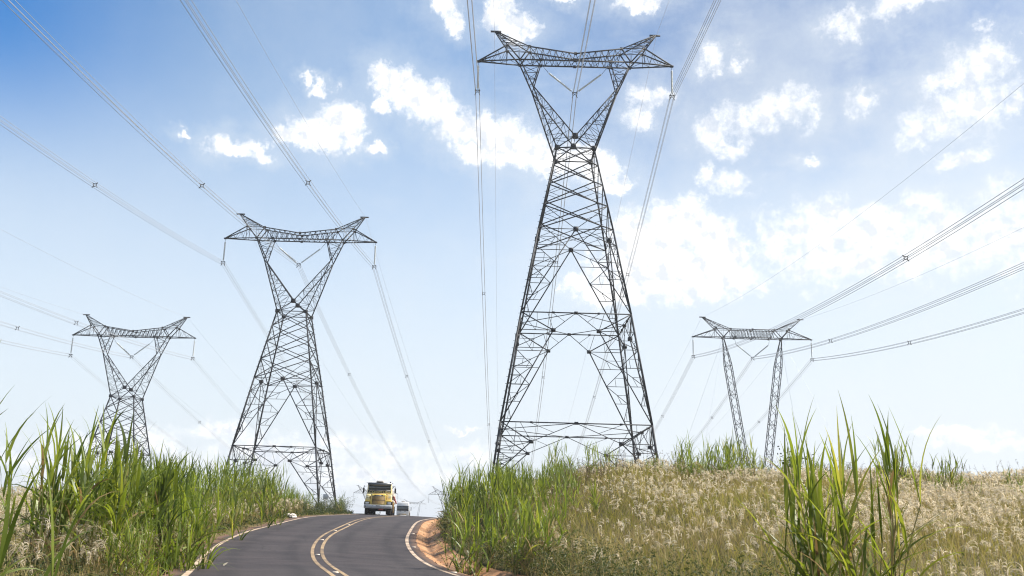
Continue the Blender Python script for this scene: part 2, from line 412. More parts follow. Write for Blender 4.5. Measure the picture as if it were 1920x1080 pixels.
def build_road():
    m, N = new_mat('worn_asphalt')
    pos = N.n('ShaderNodeNewGeometry').outputs['Position']
    big = N.noise(pos, 0.22, 4.0, 0.6); fine = N.noise(pos, 45.0, 3.0, 0.75)
    st = N.vmath('MULTIPLY', pos, (0.12, 1.1, 0.3))
    band = N.noise(st, 1.0, 3.0, 0.6)
    c = N.ramp(band, [(0.3, (0.028, 0.0222, 0.0232)), (0.7, (0.043, 0.0345, 0.0345))])
    c = N.mix(N.smooth(big, 0.42, 0.7), c, (0.051, 0.042, 0.041))
    uvn = N.n('ShaderNodeUVMap').outputs[0]
    us = N.n('ShaderNodeSeparateXYZ', {0: uvn}).outputs
    lane = N.math('ABSOLUTE', N.math('SUBTRACT', N.math('ABSOLUTE', us[0]), 1.75))
    trk = N.smooth(N.math('ABSOLUTE', N.math('SUBTRACT', lane, 0.85)), 0.42, 0.05)
    tn = N.noise(N.vmath('MULTIPLY', uvn, (2.2, 0.12, 0)), 1.0, 4.0, 0.6)
    c = N.mix(N.math('MULTIPLY', trk, N.math('MULTIPLY', tn, 1.2)), c, (0.020, 0.0165, 0.0175))
    pat = N.smooth(N.noise(N.vmath('MULTIPLY', uvn, (0.5, 0.9, 0)), 0.8, 4.0, 0.65), 0.48, 0.62)
    c = N.mix(N.math('MULTIPLY', pat, 0.5), c, (0.064, 0.050, 0.049))
    oil = N.smooth(N.noise(N.vmath('MULTIPLY', uvn, (1.0, 0.22, 0)), 1.3, 5.0, 0.7), 0.60, 0.74)
    c = N.mix(N.math('MULTIPLY', oil, 0.6), c, (0.018, 0.016, 0.017))
    vor = N.n('ShaderNodeTexVoronoi', {'Vector': N.vmath('ADD', N.vmath('MULTIPLY', uvn, (0.55, 0.35, 0)), N.vmath('MULTIPLY', N.noise(pos, 1.5, 4.0, 0.6, 'Color'), (0.5, 0.5, 0))), 'Scale': 0.7}, feature='DISTANCE_TO_EDGE')
    crk = N.math('MULTIPLY', N.smooth(vor.outputs['Distance'], 0.012, 0.0), N.smooth(big, 0.45, 0.6))
    c = N.mix(crk, c, (0.010, 0.009, 0.009))
    edg = N.math('ADD', N.smooth(N.math('ADD', us[0], N.math('MULTIPLY', tn, 0.5)), 3.72, 4.1), N.smooth(N.math('SUBTRACT', us[0], N.math('MULTIPLY', tn, 0.6)), -3.75, -4.25), clamp=True)
    c = N.mix(N.math('MULTIPLY', edg, 0.8), c, (0.17, 0.095, 0.055))
    c = N.mix(N.math('MULTIPLY', N.smooth(fine, 0.5, 0.85), 0.9), c, (0.12, 0.105, 0.10))
    bs = N.n('ShaderNodeBsdfPrincipled', {'Base Color': c, 'Roughness': 0.82, 'Specular IOR Level': 0.3})
    bp = N.n('ShaderNodeBump', {'Strength': 0.35, 'Distance': 0.02, 'Height': fine})
    N.t.links.new(bp.outputs[0], bs.inputs['Normal'])
    finish(N, bs.outputs[0])
    Y = np.concatenate([np.arange(-30, 100, 0.5), np.arange(100, 320, 3.0)])
    wl = 0.10 * np.sin(Y * 1.7) + 0.06 * np.sin(Y * 4.1)
    wr = 0.025 * np.sin(Y * 2.3) + 0.02 * np.sin(Y * 5.7)
    z = np.zeros(len(Y))
    tag(strip('road', m, [-3.95, -2, 0, 2, 3.86], [-0.02, 0, 0.03, 0.02, -0.005], Y, [wl, z, z, z, wr]), kind='structure')
    # painted lines, worn
    def paint(name, col, dark):
        pm, P = new_mat(name)
        pp = P.n('ShaderNodeNewGeometry').outputs['Position']
        w = P.noise(pp, 14.0, 5.0, 0.7); w2 = P.noise(pp, 1.2, 3.0, 0.6)
        cc = P.mix(P.smooth(P.math('MULTIPLY_ADD', w2, 0.8, w), 0.80, 1.02), col, dark)
        chip = P.noise(pp, 30.0, 5.0, 0.75)
        cc = P.mix(P.smooth(P.math('MULTIPLY_ADD', w2, 0.6, chip), 0.88, 0.98), cc, (0.04, 0.034, 0.035))
        pb = P.n('ShaderNodeBsdfPrincipled', {'Base Color': cc, 'Roughness': 0.75, 'Specular IOR Level': 0.3})
        finish(P, pb.outputs[0])
        return pm
    yel = paint('worn_yellow_paint', (0.38, 0.265, 0.145), (0.20, 0.14, 0.085))
    whi = paint('dusty_white_paint', (0.52, 0.39, 0.28), (0.28, 0.20, 0.14))
    Yl = np.concatenate([np.arange(-10, 100, 0.4), np.arange(100, 320, 3.0)])
    def h(d):   # crossfall of the road sheet at lateral offset d
        return np.interp(d, [-3.95, -2, 0, 2, 3.86], [-0.02, 0, 0.03, 0.02, -0.005]) + 0.006
    for d, w, mt, nm in ((-0.165, 0.115, yel, 'center_line'), (0.165, 0.115, yel, 'center_line'), (-3.45, 0.14, whi, 'edge_line'), (3.45, 0.14, whi, 'edge_line')):
        tag(strip(nm, mt, [d - w / 2, d + w / 2], [h(d - w / 2), h(d + w / 2)], Yl), kind='structure')
    # drainage ditch of red-stained concrete
    dm, N = new_mat('red_stained_concrete')
    pos = N.n('ShaderNodeNewGeometry').outputs['Position']
    a = N.noise(pos, 1.1, 5.0, 0.65); b = N.noise(pos, 18.0, 4.0, 0.7)
    st = N.noise(N.vmath('MULTIPLY', pos, (1.0, 5.0, 1.0)), 1.6, 3.0, 0.6)
    c = N.ramp(a, [(0.3, (0.36, 0.165, 0.075)), (0.52, (0.47, 0.25, 0.12)), (0.72, (0.56, 0.36, 0.21))])
    c = N.mix(N.smooth(st, 0.52, 0.72), c, (0.27, 0.115, 0.055))
    c = N.mix(N.math('MULTIPLY', N.smooth(b, 0.5, 0.8), 0.5), c, (0.22, 0.10, 0.05))
    du = N.n('ShaderNodeSeparateXYZ', {0: N.n('ShaderNodeUVMap').outputs[0]}).outputs
    jn = N.math('ABSOLUTE', N.math('SUBTRACT', N.math('FRACT', N.math('MULTIPLY', du[1], 0.4)), 0.5))
    c = N.mix(N.math('MULTIPLY', N.smooth(jn, 0.018, 0.004), 0.7), c, (0.10, 0.05, 0.03))
    silt = N.math('MULTIPLY', N.smooth(N.math('ABSOLUTE', N.math('SUBTRACT', du[0], 4.38)), 0.22, 0.02), N.smooth(a, 0.35, 0.6))
    c = N.mix(N.math('MULTIPLY', silt, 0.75), c, (0.13, 0.075, 0.045))
    bs = N.n('ShaderNodeBsdfPrincipled', {'Base Color': c, 'Roughness': 0.9, 'Specular IOR Level': 0.2})
    bp = N.n('ShaderNodeBump', {'Strength': 0.5, 'Distance': 0.04, 'Height': b})
    N.t.links.new(bp.outputs[0], bs.inputs['Normal'])
    finish(N, bs.outputs[0])
    Yd = np.concatenate([np.arange(-20, 100, 0.5), np.arange(100, 320, 4.0)])
    zz = np.zeros(len(Yd)); wq = 0.05 * np.sin(Yd * 0.9) + 0.04 * np.sin(Yd * 2.7)
    tag(strip('drainage_ditch', dm, [3.80, 3.92, 4.34, 4.42, 4.92, 5.35], [-0.035, -0.01, -0.17, -0.17, 0.09, 0.13], Yd, [zz, zz, zz, zz, wq, wq]), kind='structure')
    # reflective road studs
    sm = simple_mat('stud_plastic', (0.75, 0.62, 0.48), 0.4)
    for Y0, d0, nm in [(25.2, 0, 'between the double centre lines'), (33, 0, 'between the double centre lines'), (40, 0, 'between the double centre lines'), (47, 0, 'between the double centre lines'), (54, 0, 'between the double centre lines'),
                       (28, 3.66, 'outside the edge line beside the ditch'), (39, 3.66, 'outside the edge line beside the ditch'), (48.5, 3.66, 'outside the edge line beside the ditch')]:
        b = MB()
        b.box((0, 0, 0.012), (0.17, 0.12, 0.03), taper=(0.75, 0.55))
        p = road_point(np.array([Y0]), np.array([float(d0)]), h(d0) - 0.004)[0]
        o = b.build('road_stud', sm, None, p)
        o.rotation_euler = (0, 0, -math.atan(float(slope(Y0))))
        tag(o, 'small pale reflective road stud ' + nm, 'road stud', 'road studs ' + nm)
build_road()

# ------------------------------------------------------------------ pylons
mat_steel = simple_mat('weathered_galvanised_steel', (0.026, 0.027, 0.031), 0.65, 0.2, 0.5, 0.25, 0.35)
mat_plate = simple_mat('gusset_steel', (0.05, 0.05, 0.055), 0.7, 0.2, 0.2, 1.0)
mat_insul = simple_mat('insulator_glass', (0.62, 0.64, 0.62), 0.25, 0.0, 0.15, 4.0)
mat_wire = simple_mat('aluminium_conductor', (0.50, 0.51, 0.54), 0.45, 0.35, 0.1, 0.5)
T_LEG, T_MAIN, T_SEC, T_THIN = 0.23, 0.125, 0.078, 0.05

def lerp(a, b, t): return np.asarray(a, float) * (1 - t) + np.asarray(b, float) * t
def zigzag(mb, a0, a1, b0, b1, n, w, struts=True, first=0):
    """lattice between the chord a0-a1 and the chord b0-b1"""
    for i in range(n):
        t0, t1 = i / n, (i + 1) / n
        if (i + first) % 2 == 0: mb.bar(lerp(a0, a1, t0), lerp(b0, b1, t1), w)
        else: mb.bar(lerp(b0, b1, t0), lerp(a0, a1, t1), w)
        if struts and i: mb.bar(lerp(a0, a1, t0), lerp(b0, b1, t0), w * 0.85)
def plate(mb, p, s=0.5, d=0.3):
    mb.box(p, (s, d, s))

def insulator_disc_string(a, b, parent, n=24, clamp=True):
    mb = MB()
    prof = [(0.0, 0.03)]
    for i in range(n):
        t = 0.04 + 0.92 * i / n
        prof += [(t, 0.045), (t + 0.1 / n, 0.14), (t + 0.55 / n, 0.15), (t + 0.65 / n, 0.05)]
    prof += [(1.0, 0.03)]
    mb.lathe(a, b, prof, 7)
    return mb.build('insulator_string', mat_insul, parent, smooth=True)
def yoke(p, parent):
    mb = MB()
    x, y, z = p
    mb.bar((x - 0.38, y, z + 0.22), (x + 0.38, y, z + 0.22), 0.09)
    for s in (-1, 1):
        mb.bar((x + s * 0.36, y, z + 0.25), (x + s * 0.25, y, z - 0.3), 0.07)
        mb.bar((x + s * 0.25, y, z - 0.3), (x + s * 0.38, y, z - 0.55), 0.06)
        mb.bar((x - s * 0.3, y, z + 0.2), (x + s * 0.3, y, z - 0.3), 0.05)
        mb.bar((x + s * 0.25, y - 0.35, z + 0.25), (x + s * 0.25, y + 0.35, z + 0.25), 0.07)
        mb.bar((x + s * 0.25, y - 0.35, z - 0.25), (x + s * 0.25, y + 0.35, z - 0.25), 0.07)
    return mb.build('suspension_yoke', mat_plate, parent)

def crossarm_parts(root, H, topz=1.1, knee=2.0, flat=False, thick=1.0):
    D = 0.9
    P = lambda x, y, z: np.array((x, y, z + H))
    mb = MB()
    wM, wS, wT = 0.145 * thick, 0.075 * thick, 0.042 * thick
    xa = 7.7; xi = 4.8; xk = 6.4; xn = 9.5
    if flat: xa, xi, xk, xn = 6.6, 4.0, 5.0, 8.3
    for y in (-D, D):
        mb.bar(P(-xa, y, 0), P(xa, y, 0), wM * 1.1)
        if flat: mb.bar(P(-xk, y, knee), P(xk, y, knee), wM)
        for s in (-1, 1):
            mb.bar(P(s * xa, y, 0), P(s * 13.5, y * 0.08, 0), wM)                     # cantilever, bottom chord
            mb.bar(P(s * xn, y, 2.2 if not flat else 1.9), P(s * 13.5, y * 0.08, 0.05), wM)   # cantilever, top chord
            if not flat: mb.bar(P(0, y, topz), P(s * xk, y, knee), wM)
            ztop = lambda x: (knee if flat else topz + (knee - topz) * min(1, abs(x) / xk))
            n = 7
            for i in range(n):                                                    # web of the beam
                x0, x1 = xk * i / n, xk * (i + 1) / n
                xm = (x0 + x1) / 2
                mb.bar(P(s * x0, y, ztop(x0)), P(s * xm, y, 0), wS)
                mb.bar(P(s * xm, y, 0), P(s * x1, y, ztop(x1)), wS)
                if i % 2: mb.bar(P(s * x0, y, ztop(x0)), P(s * x0, y, 0), wT)
            nz = 2.2 if not flat else 1.9
            mb.bar(P(s * xk, y, knee), P(s * xa, y, 0), wM)
            mb.bar(P(s * xk, y, knee), P(s * xi, y, 0), wS)
            mb.bar(P(s * xn, y, nz), P(s * xa, y, 0), wM * 1.1)
            mb.bar(P(s * xk, y, knee), P(s * xn, y, nz), wS)
            mb.bar(P(s * (xk + xn) / 2, y, (knee + nz) / 2), P(s * xa, y, 0), wT)
            mb.bar(P(s * xn, y, nz), P(s * (xn + 0.1), y, 0), wS)
            for k in range(3):                                                    # web of the cantilever
                t0, t1 = k / 3.0, (k + 1) / 3.0
                top0 = lerp(P(s * xn, y, nz), P(s * 13.5, y * 0.08, 0.05), t0); bot1 = lerp(P(s * xn, y * 0.7, 0), P(s * 13.5, y * 0.08, 0), min(1, t0 + 0.2))
                mb.bar(top0, bot1, wT)
                mb.bar(bot1, lerp(P(s * xn, y, nz), P(s * 13.5, y * 0.08, 0.05), t1), wT)
    n = 18
    for i in range(n):                                                            # plan bracing
        x0 = -xa + 2 * xa * i / n; x1 = -xa + 2 * xa * (i + 1) / n; sg = 1 if i % 2 else -1
        mb.bar(P(x0, -D * sg, 0), P(x1, D * sg, 0), wT)
        if not i % 2: mb.bar(P(x0, -D, 0), P(x0, D, 0), wT)
    n = 12
    zt = lambda x: (knee if flat else topz + (knee - topz) * min(1, abs(x) / xk))
    for i in range(n):
        x0 = -xk + 2 * xk * i / n; x1 = -xk + 2 * xk * (i + 1) / n; sg = 1 if i % 2 else -1
        mb.bar(P(x0, -D * sg, zt(x0)), P(x1, D * sg, zt(x1)), wT)
    for s in (-1, 1):
        for k in range(4):
            t0, t1 = k / 4.0, (k + 1) / 4.0; sg = 1 if k % 2 else -1
            mb.bar(lerp(P(s * xa, -D * sg, 0), P(s * 13.5, 0, 0), t0), lerp(P(s * xa, D * sg, 0), P(s * 13.5, 0, 0), t1), wT)
    pl = mb
    for y in (-D, D):
        for x, z in ((0, 0), (0, topz if not flat else knee), (xk, knee), (-xk, knee), (xa, 0), (-xa, 0), (xi, 0), (-xi, 0), (xn, 2.1), (-xn, 2.1)):
            plate(pl, P(x, y, z), 0.42 * thick, 0.1)
    for s in (-1, 1): pl.box(P(s * 13.5, 0, -0.02), (0.5, 0.35, 0.22))
    mb.build('crossarm', mat_steel, root)
    for s in (-1, 1):
        pk = MB()
        nz = 2.2 if not flat else 1.9
        top = P(s * 11.2, 0, 4.6)
        ch = [P(s * xk, -D, knee), P(s * xk, D, knee), P(s * xn, -D, nz), P(s * xn, D, nz)]
        tp = [top + (-s * 0.1, -0.12, 0), top + (-s * 0.1, 0.12, 0), top + (s * 0.1, -0.12, 0), top + (s * 0.1, 0.12, 0)]
        for a, b in zip(ch, tp): pk.bar(a, b, wM * 0.8)
        for a, b in ((0, 2), (1, 3), (0, 1), (2, 3)):
            zigzag(pk, ch[a], tp[a], ch[b], tp[b], 6, wT)
        pk.bar(top + (-0.75, 0, 0.05), top + (0.75, 0, 0.05), 0.2)
        pk.build('earth_wire_peak', mat_steel, root)
    # insulators
    for s in (-1, 1):
        st = MB(); st.bar(P(s * 13.5, 0, -0.1), P(s * 13.5, 0, -0.6), 0.05)
        i1 = insulator_disc_string(P(s * 13.5, 0, -0.55), P(s * 13.5, 0, -4.25), root)
        st.build('link', mat_plate, i1)
        yoke(P(s * 13.5, 0, -4.6), i1)
        st = MB(); st.bar(P(s * xi, 0, -0.1), P(s * 3.75, 0, -1.45), 0.05)
        i2 = insulator_disc_string(P(s * 3.75, 0, -1.45), P(s * 0.36, 0, -4.25), root)
        st.build('link', mat_plate, i2)
        if s > 0: yoke(P(0, 0, -4.6), i2)

def self_supporting_pylon(label, x, y, z_arm, H, sections, base_name='lattice_pylon'):
    """H: arm level above the base. sections: heights below the arm of the horizontal frames"""
    root = empty(base_name, (x, y, z_arm - H), label, 'pylon', 'steel lattice pylons')
    P = lambda a, b, z: np.array((a, b, z + H), float)
    hw = lambda z: float(np.interp(-z, [13.6, 25.7, 37.2, 51.0, 57.5], [2.5, 4.8, 6.8, 8.95, 9.75]))
    zb = -H
    WL = -13.6
    for sx in (-1, 1):
        for sy in (-1, 1):
            lg = MB()
            zz_ = [zb] + [q for q in (-51.0, -37.2, -25.7) if q > zb + 1] + [WL]
            for n_, (za, zc_) in enumerate(zip(zz_[:-1], zz_[1:])):
                lg.bar(P(sx * hw(za), sy * hw(za), za), P(sx * hw(zc_), sy * hw(zc_), zc_), T_LEG * (1.15 - 0.1 * n_), T_LEG * (1.05 - 0.1 * n_))
            h = hw(zb)
            lg.box(P(sx * h, sy * h, zb + 0.1), (0.9, 0.9, 0.7))                  # stub footing
            for k in range(int((-13.6 - zb) / 0.9)):                              # step bolts
                if (sx, sy) in ((-1, -1), (1, 1)):
                    zz = zb + 3 + k * 0.9
                    if zz < WL: lg.bar(P(sx * hw(zz), sy * hw(zz), zz), P(sx * (hw(zz) + 0.3), sy * hw(zz), zz), 0.045)
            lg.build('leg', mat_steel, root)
    faces = [(lambda u, h: (u, -h)), (lambda u, h: (u, h)), (lambda u, h: (-h, u)), (lambda u, h: (h, u))]
    body = MB()
    apex = -25.7
    lv = [WL, -16.3, -19.2, -22.3, apex]
    for f in faces:
        F = lambda u, z: P(*f(u, hw(z)), z)
        for a, b in zip(lv[:-1], lv[1:]):
            ha, hb = hw(a), hw(b)
            body.bar(F(-ha, a), F(hb, b), T_MAIN); body.bar(F(ha, a), F(-hb, b), T_MAIN)
            zm = (a + b) / 2; hm = hw(zm)
            zc = a + (b - a) * ha / (ha + hb)
            for s in (-1, 1):
                body.bar(F(s * hm, zm), F(s * hm * 0.5, a + (zc - a) * 0.5), T_THIN)
                body.bar(F(s * hm, zm), F(s * hm * 0.5, zc + (b - zc) * 0.5), T_THIN)
        body.bar(F(-hw(apex), apex), F(hw(apex), apex), T_SEC)
        body.bar(F(-hw(WL), WL), F(hw(WL), WL), T_MAIN)
        body.bar(F(-hw(lv[3]), lv[3]), F(0, apex), T_SEC); body.bar(F(hw(lv[3]), lv[3]), F(0, apex), T_SEC)
        body.box(F(0, apex), (0.62, 0.62, 0.5))
    # plan bracing at waist and apex
    for z in (WL, apex):
        h = hw(z)
        body.bar(P(-h, -h, z), P(h, h, z), T_THIN); body.bar(P(-h, h, z), P(h, -h, z), T_THIN)
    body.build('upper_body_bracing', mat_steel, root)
    # A-shaped sections
    def a_frame(mb, f, ux0, z0, z1, n):
        F = lambda u, z: P(*f(u, hw(z)), z)
        for s in (-1, 1):
            top = F(s * ux0, z0); bot = F(s * hw(z1), z1)
            l0 = F(s * hw(z0), z0); l1 = F(s * hw(z1), z1)
            mb.bar(top, bot, T_MAIN)
            if ux0 > 0.5 or True: mb.bar(top, l0, T_SEC)
            for i in range(n):
                t0, t1 = i / n, (i + 1) / n
                if i: mb.bar(lerp(l0, l1, t0), lerp(top, bot, t0), T_SEC * 0.9)
                if i % 2 == 0: mb.bar(lerp(top, bot, t0), lerp(l0, l1, t1), T_SEC)
                else: mb.bar(lerp(l0, l1, t0), lerp(top, bot, t1), T_SEC)
                tm = (t0 + t1) / 2
                m1 = lerp(l0, l1, tm); m2 = lerp(lerp(top, bot, t0), lerp(l0, l1, t1), 0.5) if i % 2 == 0 else lerp(lerp(l0, l1, t0), lerp(top, bot, t1), 0.5)
                mb.bar(m1, m2, T_THIN)
                if i < n - 1: mb.bar(m2, lerp(lerp(l0, l1, t1), lerp(top, bot, t1), 0.5), T_THIN)
    def beam(mb, gm, f, z, kx, kd):
        F = lambda u, zz: P(*f(u, hw(zz)), zz)
        h = hw(z)
        mb.bar(F(-h, z), F(h, z), T_MAIN)
        zk = z - kd
        for s in (-1, 1):
            k = F(s * kx, zk)
            mb.bar(F(0, z), k, T_SEC)
            mb.bar(k, F(s * h, z), T_MAIN)
            mb.bar(k, F(s * kx * 1.25, z), T_THIN)
            mb.bar(F(s * kx * 1.05, z), lerp(F(0, z), k, 0.5), T_THIN)
            mb.bar(F(s * (kx + h) / 2, z), lerp(k, F(s * h, z), 0.5), T_THIN)
            mb.bar(F(s * hw(zk), zk), k, T_SEC)
            m = lerp(F(s * hw(zk), zk), k, 0.5)
            mb.bar(lerp(k, F(s * h, z), 0.5), m, T_THIN); mb.bar(F(s * h, z), m, T_THIN)
            gm.box(k, (0.55, 0.5, 0.4)); gm.box(F(s * kx, z), (0.3, 0.3, 0.2))
        gm.box(F(0, z), (0.45, 0.45, 0.3))
    low = MB()
    zs = [apex] + list(sections)
    for f in faces: a_frame(low, f, 0.0, apex, zs[1], 5)
    kxs = {0: 2.8, 1: 5.3}
    for i, z in enumerate(zs[1:]):
        last = i == len(zs) - 2
        kx = kxs[i]; kd = 2.3
        for f in faces: beam(low, low, f, z, kx, kd)
        zn = zb if last else zs[i + 2]
        if zn < z - kd - 0.5:
            for f in faces: a_frame(low, f, kx, z - kd, zn, 5 if not last else 4)
        h = hw(z)
        for (a, b) in (((-h, 0), (0, -h)), ((0, -h), (h, 0)), ((h, 0), (0, h)), ((0, h), (-h, 0))):      # plan diamond
            low.bar(P(*a, z), P(*b, z), T_SEC)
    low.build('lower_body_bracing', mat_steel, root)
    # waist and window arms
    cn = [P(0, -1.85, -11.6), P(0, 1.85, -11.6)]
    ar = MB()
    for sy, c in zip((-1, 1), cn):
        for sx in (-1, 1):
            ar.bar(P(sx * 2.5, sy * 2.5, WL), c, T_MAIN)
            ar.bar(P(sx * 2.6, sy * 2.3, WL + 1.1), P(sx * 1.25, sy * 2.15, -12.6), T_THIN)
        ar.box(c, (0.7, 0.5, 0.7))
        for sx in (-1, 1): ar.box(P(sx * 2.5, sy * 2.5, WL), (0.55, 0.55, 0.55))
    ar.bar(cn[0], cn[1], T_SEC)
    ar.bar(P(-2.5, -2.5, WL), cn[1], T_THIN); ar.bar(P(2.5, -2.5, WL), cn[1], T_THIN)
    ar.build('waist_frame', mat_steel, root)
    for s in (-1, 1):
        wf = MB()
        for sy, c in zip((-1, 1), cn):
            w = P(s * 2.5, sy * 2.5, WL); pin = P(s * 5.9, sy * 1.25, -4.0); out = P(s * 7.7, sy * 0.9, 0); inn = P(s * 4.8, sy * 0.9, 0)
            wf.bar(w, pin, T_MAIN * 1.2); wf.bar(pin, out, T_MAIN * 1.2); wf.bar(c, pin, T_MAIN * 1.1); wf.bar(pin, inn, T_MAIN)
            zigzag(wf, c, pin, w, pin, 8, T_THIN * 1.1)
            zigzag(wf, pin, out, pin, inn, 4, T_THIN * 1.1, first=1)
        w0, w1 = P(s * 2.5, -2.5, WL), P(s * 2.5, 2.5, WL); p0, p1 = P(s * 5.9, -1.25, -4), P(s * 5.9, 1.25, -4)
        zigzag(wf, w0, p0, w1, p1, 7, T_THIN)
        zigzag(wf, cn[0], p0, cn[1], p1, 7, T_THIN)
        zigzag(wf, p0, P(s * 7.7, -0.9, 0), p1, P(s * 7.7, 0.9, 0), 3, T_THIN)
        zigzag(wf, p0, P(s * 4.8, -0.9, 0), p1, P(s * 4.8, 0.9, 0), 3, T_THIN)
        wf.build('window_arm', mat_steel, root)
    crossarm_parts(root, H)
    return root

def guyed_pylon(label, x, y, z_arm, H, lab_group='steel lattice pylons'):
    root = empty('guyed_pylon', (x, y, z_arm - H), label, 'pylon', lab_group)
    P = lambda a, b, z: np.array((a, b, z + H), float)
    crossarm_parts(root, H, topz=1.9, knee=1.9, flat=True)
    for s in (-1, 1):
        m = MB()
        top = P(s * 6.6, 0, 0); bot = P(s * 0.5, 0, -H)
        d = (bot - top) / np.linalg.norm(bot - top)
        u = np.array((d[2], 0, -d[0])); u /= np.linalg.norm(u); v = np.array((0, 1.0, 0))
        L = np.linalg.norm(bot - top)
        def corner(t, i, j):
            w = 0.75 * min(1, 0.15 + t * L / 7.0, 0.12 + (1 - t) * L / 6.0)
            return top + d * L * t + u * i * w + v * j * w
        n = 26
        cs = [(-1, -1), (1, -1), (1, 1), (-1, 1)]
        for k in range(n):
            t0, t1 = k / n, (k + 1) / n
            for a in range(4):
                b = (a + 1) % 4
                m.bar(corner(t0, *cs[a]), corner(t1, *cs[a]), 0.13)
                if k % 2: m.bar(corner(t0, *cs[a]), corner(t1, *cs[b]), 0.075)
                else: m.bar(corner(t0, *cs[b]), corner(t1, *cs[a]), 0.075)
                if k % 4 == 0: m.bar(corner(t0, *cs[a]), corner(t0, *cs[b]), 0.08)
        m.build('mast', mat_steel, root)
    for s in (-1, 1):
        for sy in (-1, 1):
            g = MB()
            g.tube([P(s * 6.6, sy * 0.5, 0), P(s * 19, sy * 22, -H)], 0.022, 4)
            g.build('guy_wire', mat_wire, root)
    ft = MB(); ft.box(P(0, 0, -H - 0.2), (2.4, 1.6, 1.6), taper=(0.6, 0.6)); ft.build('footing', mat_plate, root)
    return root

BIG = (8.0, 122.6, 63.1); LEFT = (-38.2, 165.6, 49.1); FARL = (-83.6, 210.0, 39.0); GUY = (55.1, 215.2, 43.3)
self_supporting_pylon('tallest dark lattice pylon rising behind the green cane bank, with two horizontal frames', *BIG, 57.5, [-37.2, -51.0])
self_supporting_pylon('lattice pylon behind the left cane hedge, second tallest, its right leg near the road', *LEFT, 46.6, [-37.2])
self_supporting_pylon('smaller lattice pylon farthest left, its body sunk behind the tallest cane', *FARL, 46.6, [-37.2])
guyed_pylon('guyed pylon on two slanting masts standing beyond the dry field on the right', *GUY, 42.5)
# the next supports of the lines, far down the valley
F1 = (-80.0, 600.0, 18.0); F2 = (-34.0, 600.0, 18.3); F3 = (-104.0, 1110.0, 23.0)
self_supporting_pylon('distant pale pylon whose crossarm shows on both sides of the yellow truck', *F1, 46.6, [-37.2])
self_supporting_pylon('distant pylon partly hidden by the cane bank beyond the road crest', *F2, 46.6, [-37.2])
guyed_pylon('faint far guyed pylon showing right of the white truck', *F3, 42.5)

# ------------------------------------------------------------------ conductors
def spacer_mesh():
    mb = MB(); h = 0.25
    c = [(-h, -h), (h, -h), (h, h), (-h, h)]
    i = 0.17
    ci = [(-i, -i), (i, -i), (i, i), (-i, i)]
    for a in range(4):
        mb.bar((ci[a][0], 0, ci[a][1]), (ci[(a + 1) % 4][0], 0, ci[(a + 1) % 4][1]), 0.07)
        mb.bar((ci[a][0], 0, ci[a][1]), (c[a][0] * 1.35, 0, c[a][1] * 1.35), 0.08)
    v, q = mb.arrays()
    return np_mesh('spacer', v, q, [mat_plate])
SPACER = spacer_mesh()
def span_bundle(label, x0, x1, zfun, y0, y1, spacers, group, r=0.033):
    root = empty('conductor_bundle', (x0, y0, float(zfun(y0))), label, 'power line', group)
    Y = np.linspace(y0, y1, 70)
    X = x0 + (x1 - x0) * (Y - y0) / (y1 - y0)
    Z = zfun(Y)
    o = np.array(root.location)
    for dx in (-0.25, 0.25):
        for dz in (-0.25, 0.25):
            mb = MB(); mb.tube(np.stack([X + dx, Y, Z + dz], -1) - o, r, 4)
            mb.build('conductor', mat_wire, root)
    for ys in spacers:
        s = link('spacer', SPACER, root, np.array((x0 + (x1 - x0) * (ys - y0) / (y1 - y0), ys, float(zfun(ys)))) - o)
    return root
def earth_wire(label, x0, x1, zfun, y0, y1, group='thin earth wires above the conductors'):
    Y = np.linspace(y0, y1, 70); X = x0 + (x1 - x0) * (Y - y0) / (y1 - y0); Z = zfun(Y)
    o = np.array((x0, y0, float(zfun(y0))))
    mb = MB(); mb.tube(np.stack([X, Y, Z], -1) - o, 0.018, 4)
    tag(mb.build('earth_wire', mat_wire, None, o), label, 'earth wire', group)

def near_z(y_t, z_t, Y0, k):
    base = z_t - k * (y_t - Y0)**2
    return lambda Y: base + k * (np.asarray(Y, float) - Y0)**2
def far_z(y0, z0, y1, z1, k):
    b = (z1 - z0 - k * (y1 - y0)**2) / (y1 - y0)
    return lambda Y: z0 + b * (np.asarray(Y, float) - y0) + k * (np.asarray(Y, float) - y0)**2
ph = ('left', 'middle', 'right')
def line(tower, kY0, kn, fx, fy, fz, kf, name, sp_near, sp_far, yb=-70.0, r=0.032):
    x, y, z = tower
    for i, dx in enumerate((-13.5, 0.0, 13.5)):
        zt = z - 4.6
        span_bundle(f'four-wire conductor bundle overhead, {ph[i]} phase on the near side of the {name}', x + dx, x + dx, near_z(y, zt, kY0, kn), y, yb, sp_near[i], 'conductor bundles running overhead', r)
        span_bundle(f'four-wire conductor bundle sagging into the distance, {ph[i]} phase beyond the {name}', x + dx, fx + dx, far_z(y, zt, fy, fz - 4.6, kf), y, fy, sp_far[i], 'conductor bundles running down the valley', r * 0.9)
    for s, nm in ((-1, 'left'), (1, 'right')):
        zt = z + 4.6
        earth_wire(f'thin single earth wire from the {nm} peak of the {name} passing overhead', x + s * 11.4, x + s * 11.4, near_z(y, zt, kY0 - 10, kn * 0.82), y, yb)
        earth_wire(f'thin single earth wire from the {nm} peak of the {name} into the distance', x + s * 11.4, fx + s * 11.4, far_z(y, zt, fy, fz + 4.6, kf * 0.85), y, fy)
line(BIG, 10, 4.2e-4, F2[0] + 42, 600.0, 18.0, 3.45e-4, 'tallest pylon', [[], [], []], [[182.5, 270], [169, 228], [173, 242]])
line(LEFT, 30, 4.2e-4, F2[0], F2[1], F2[2], 3.0e-4, 'second tallest pylon', [[112], [111], [108.5]], [[230], [223.6], [223.8, 289]], r=0.028)
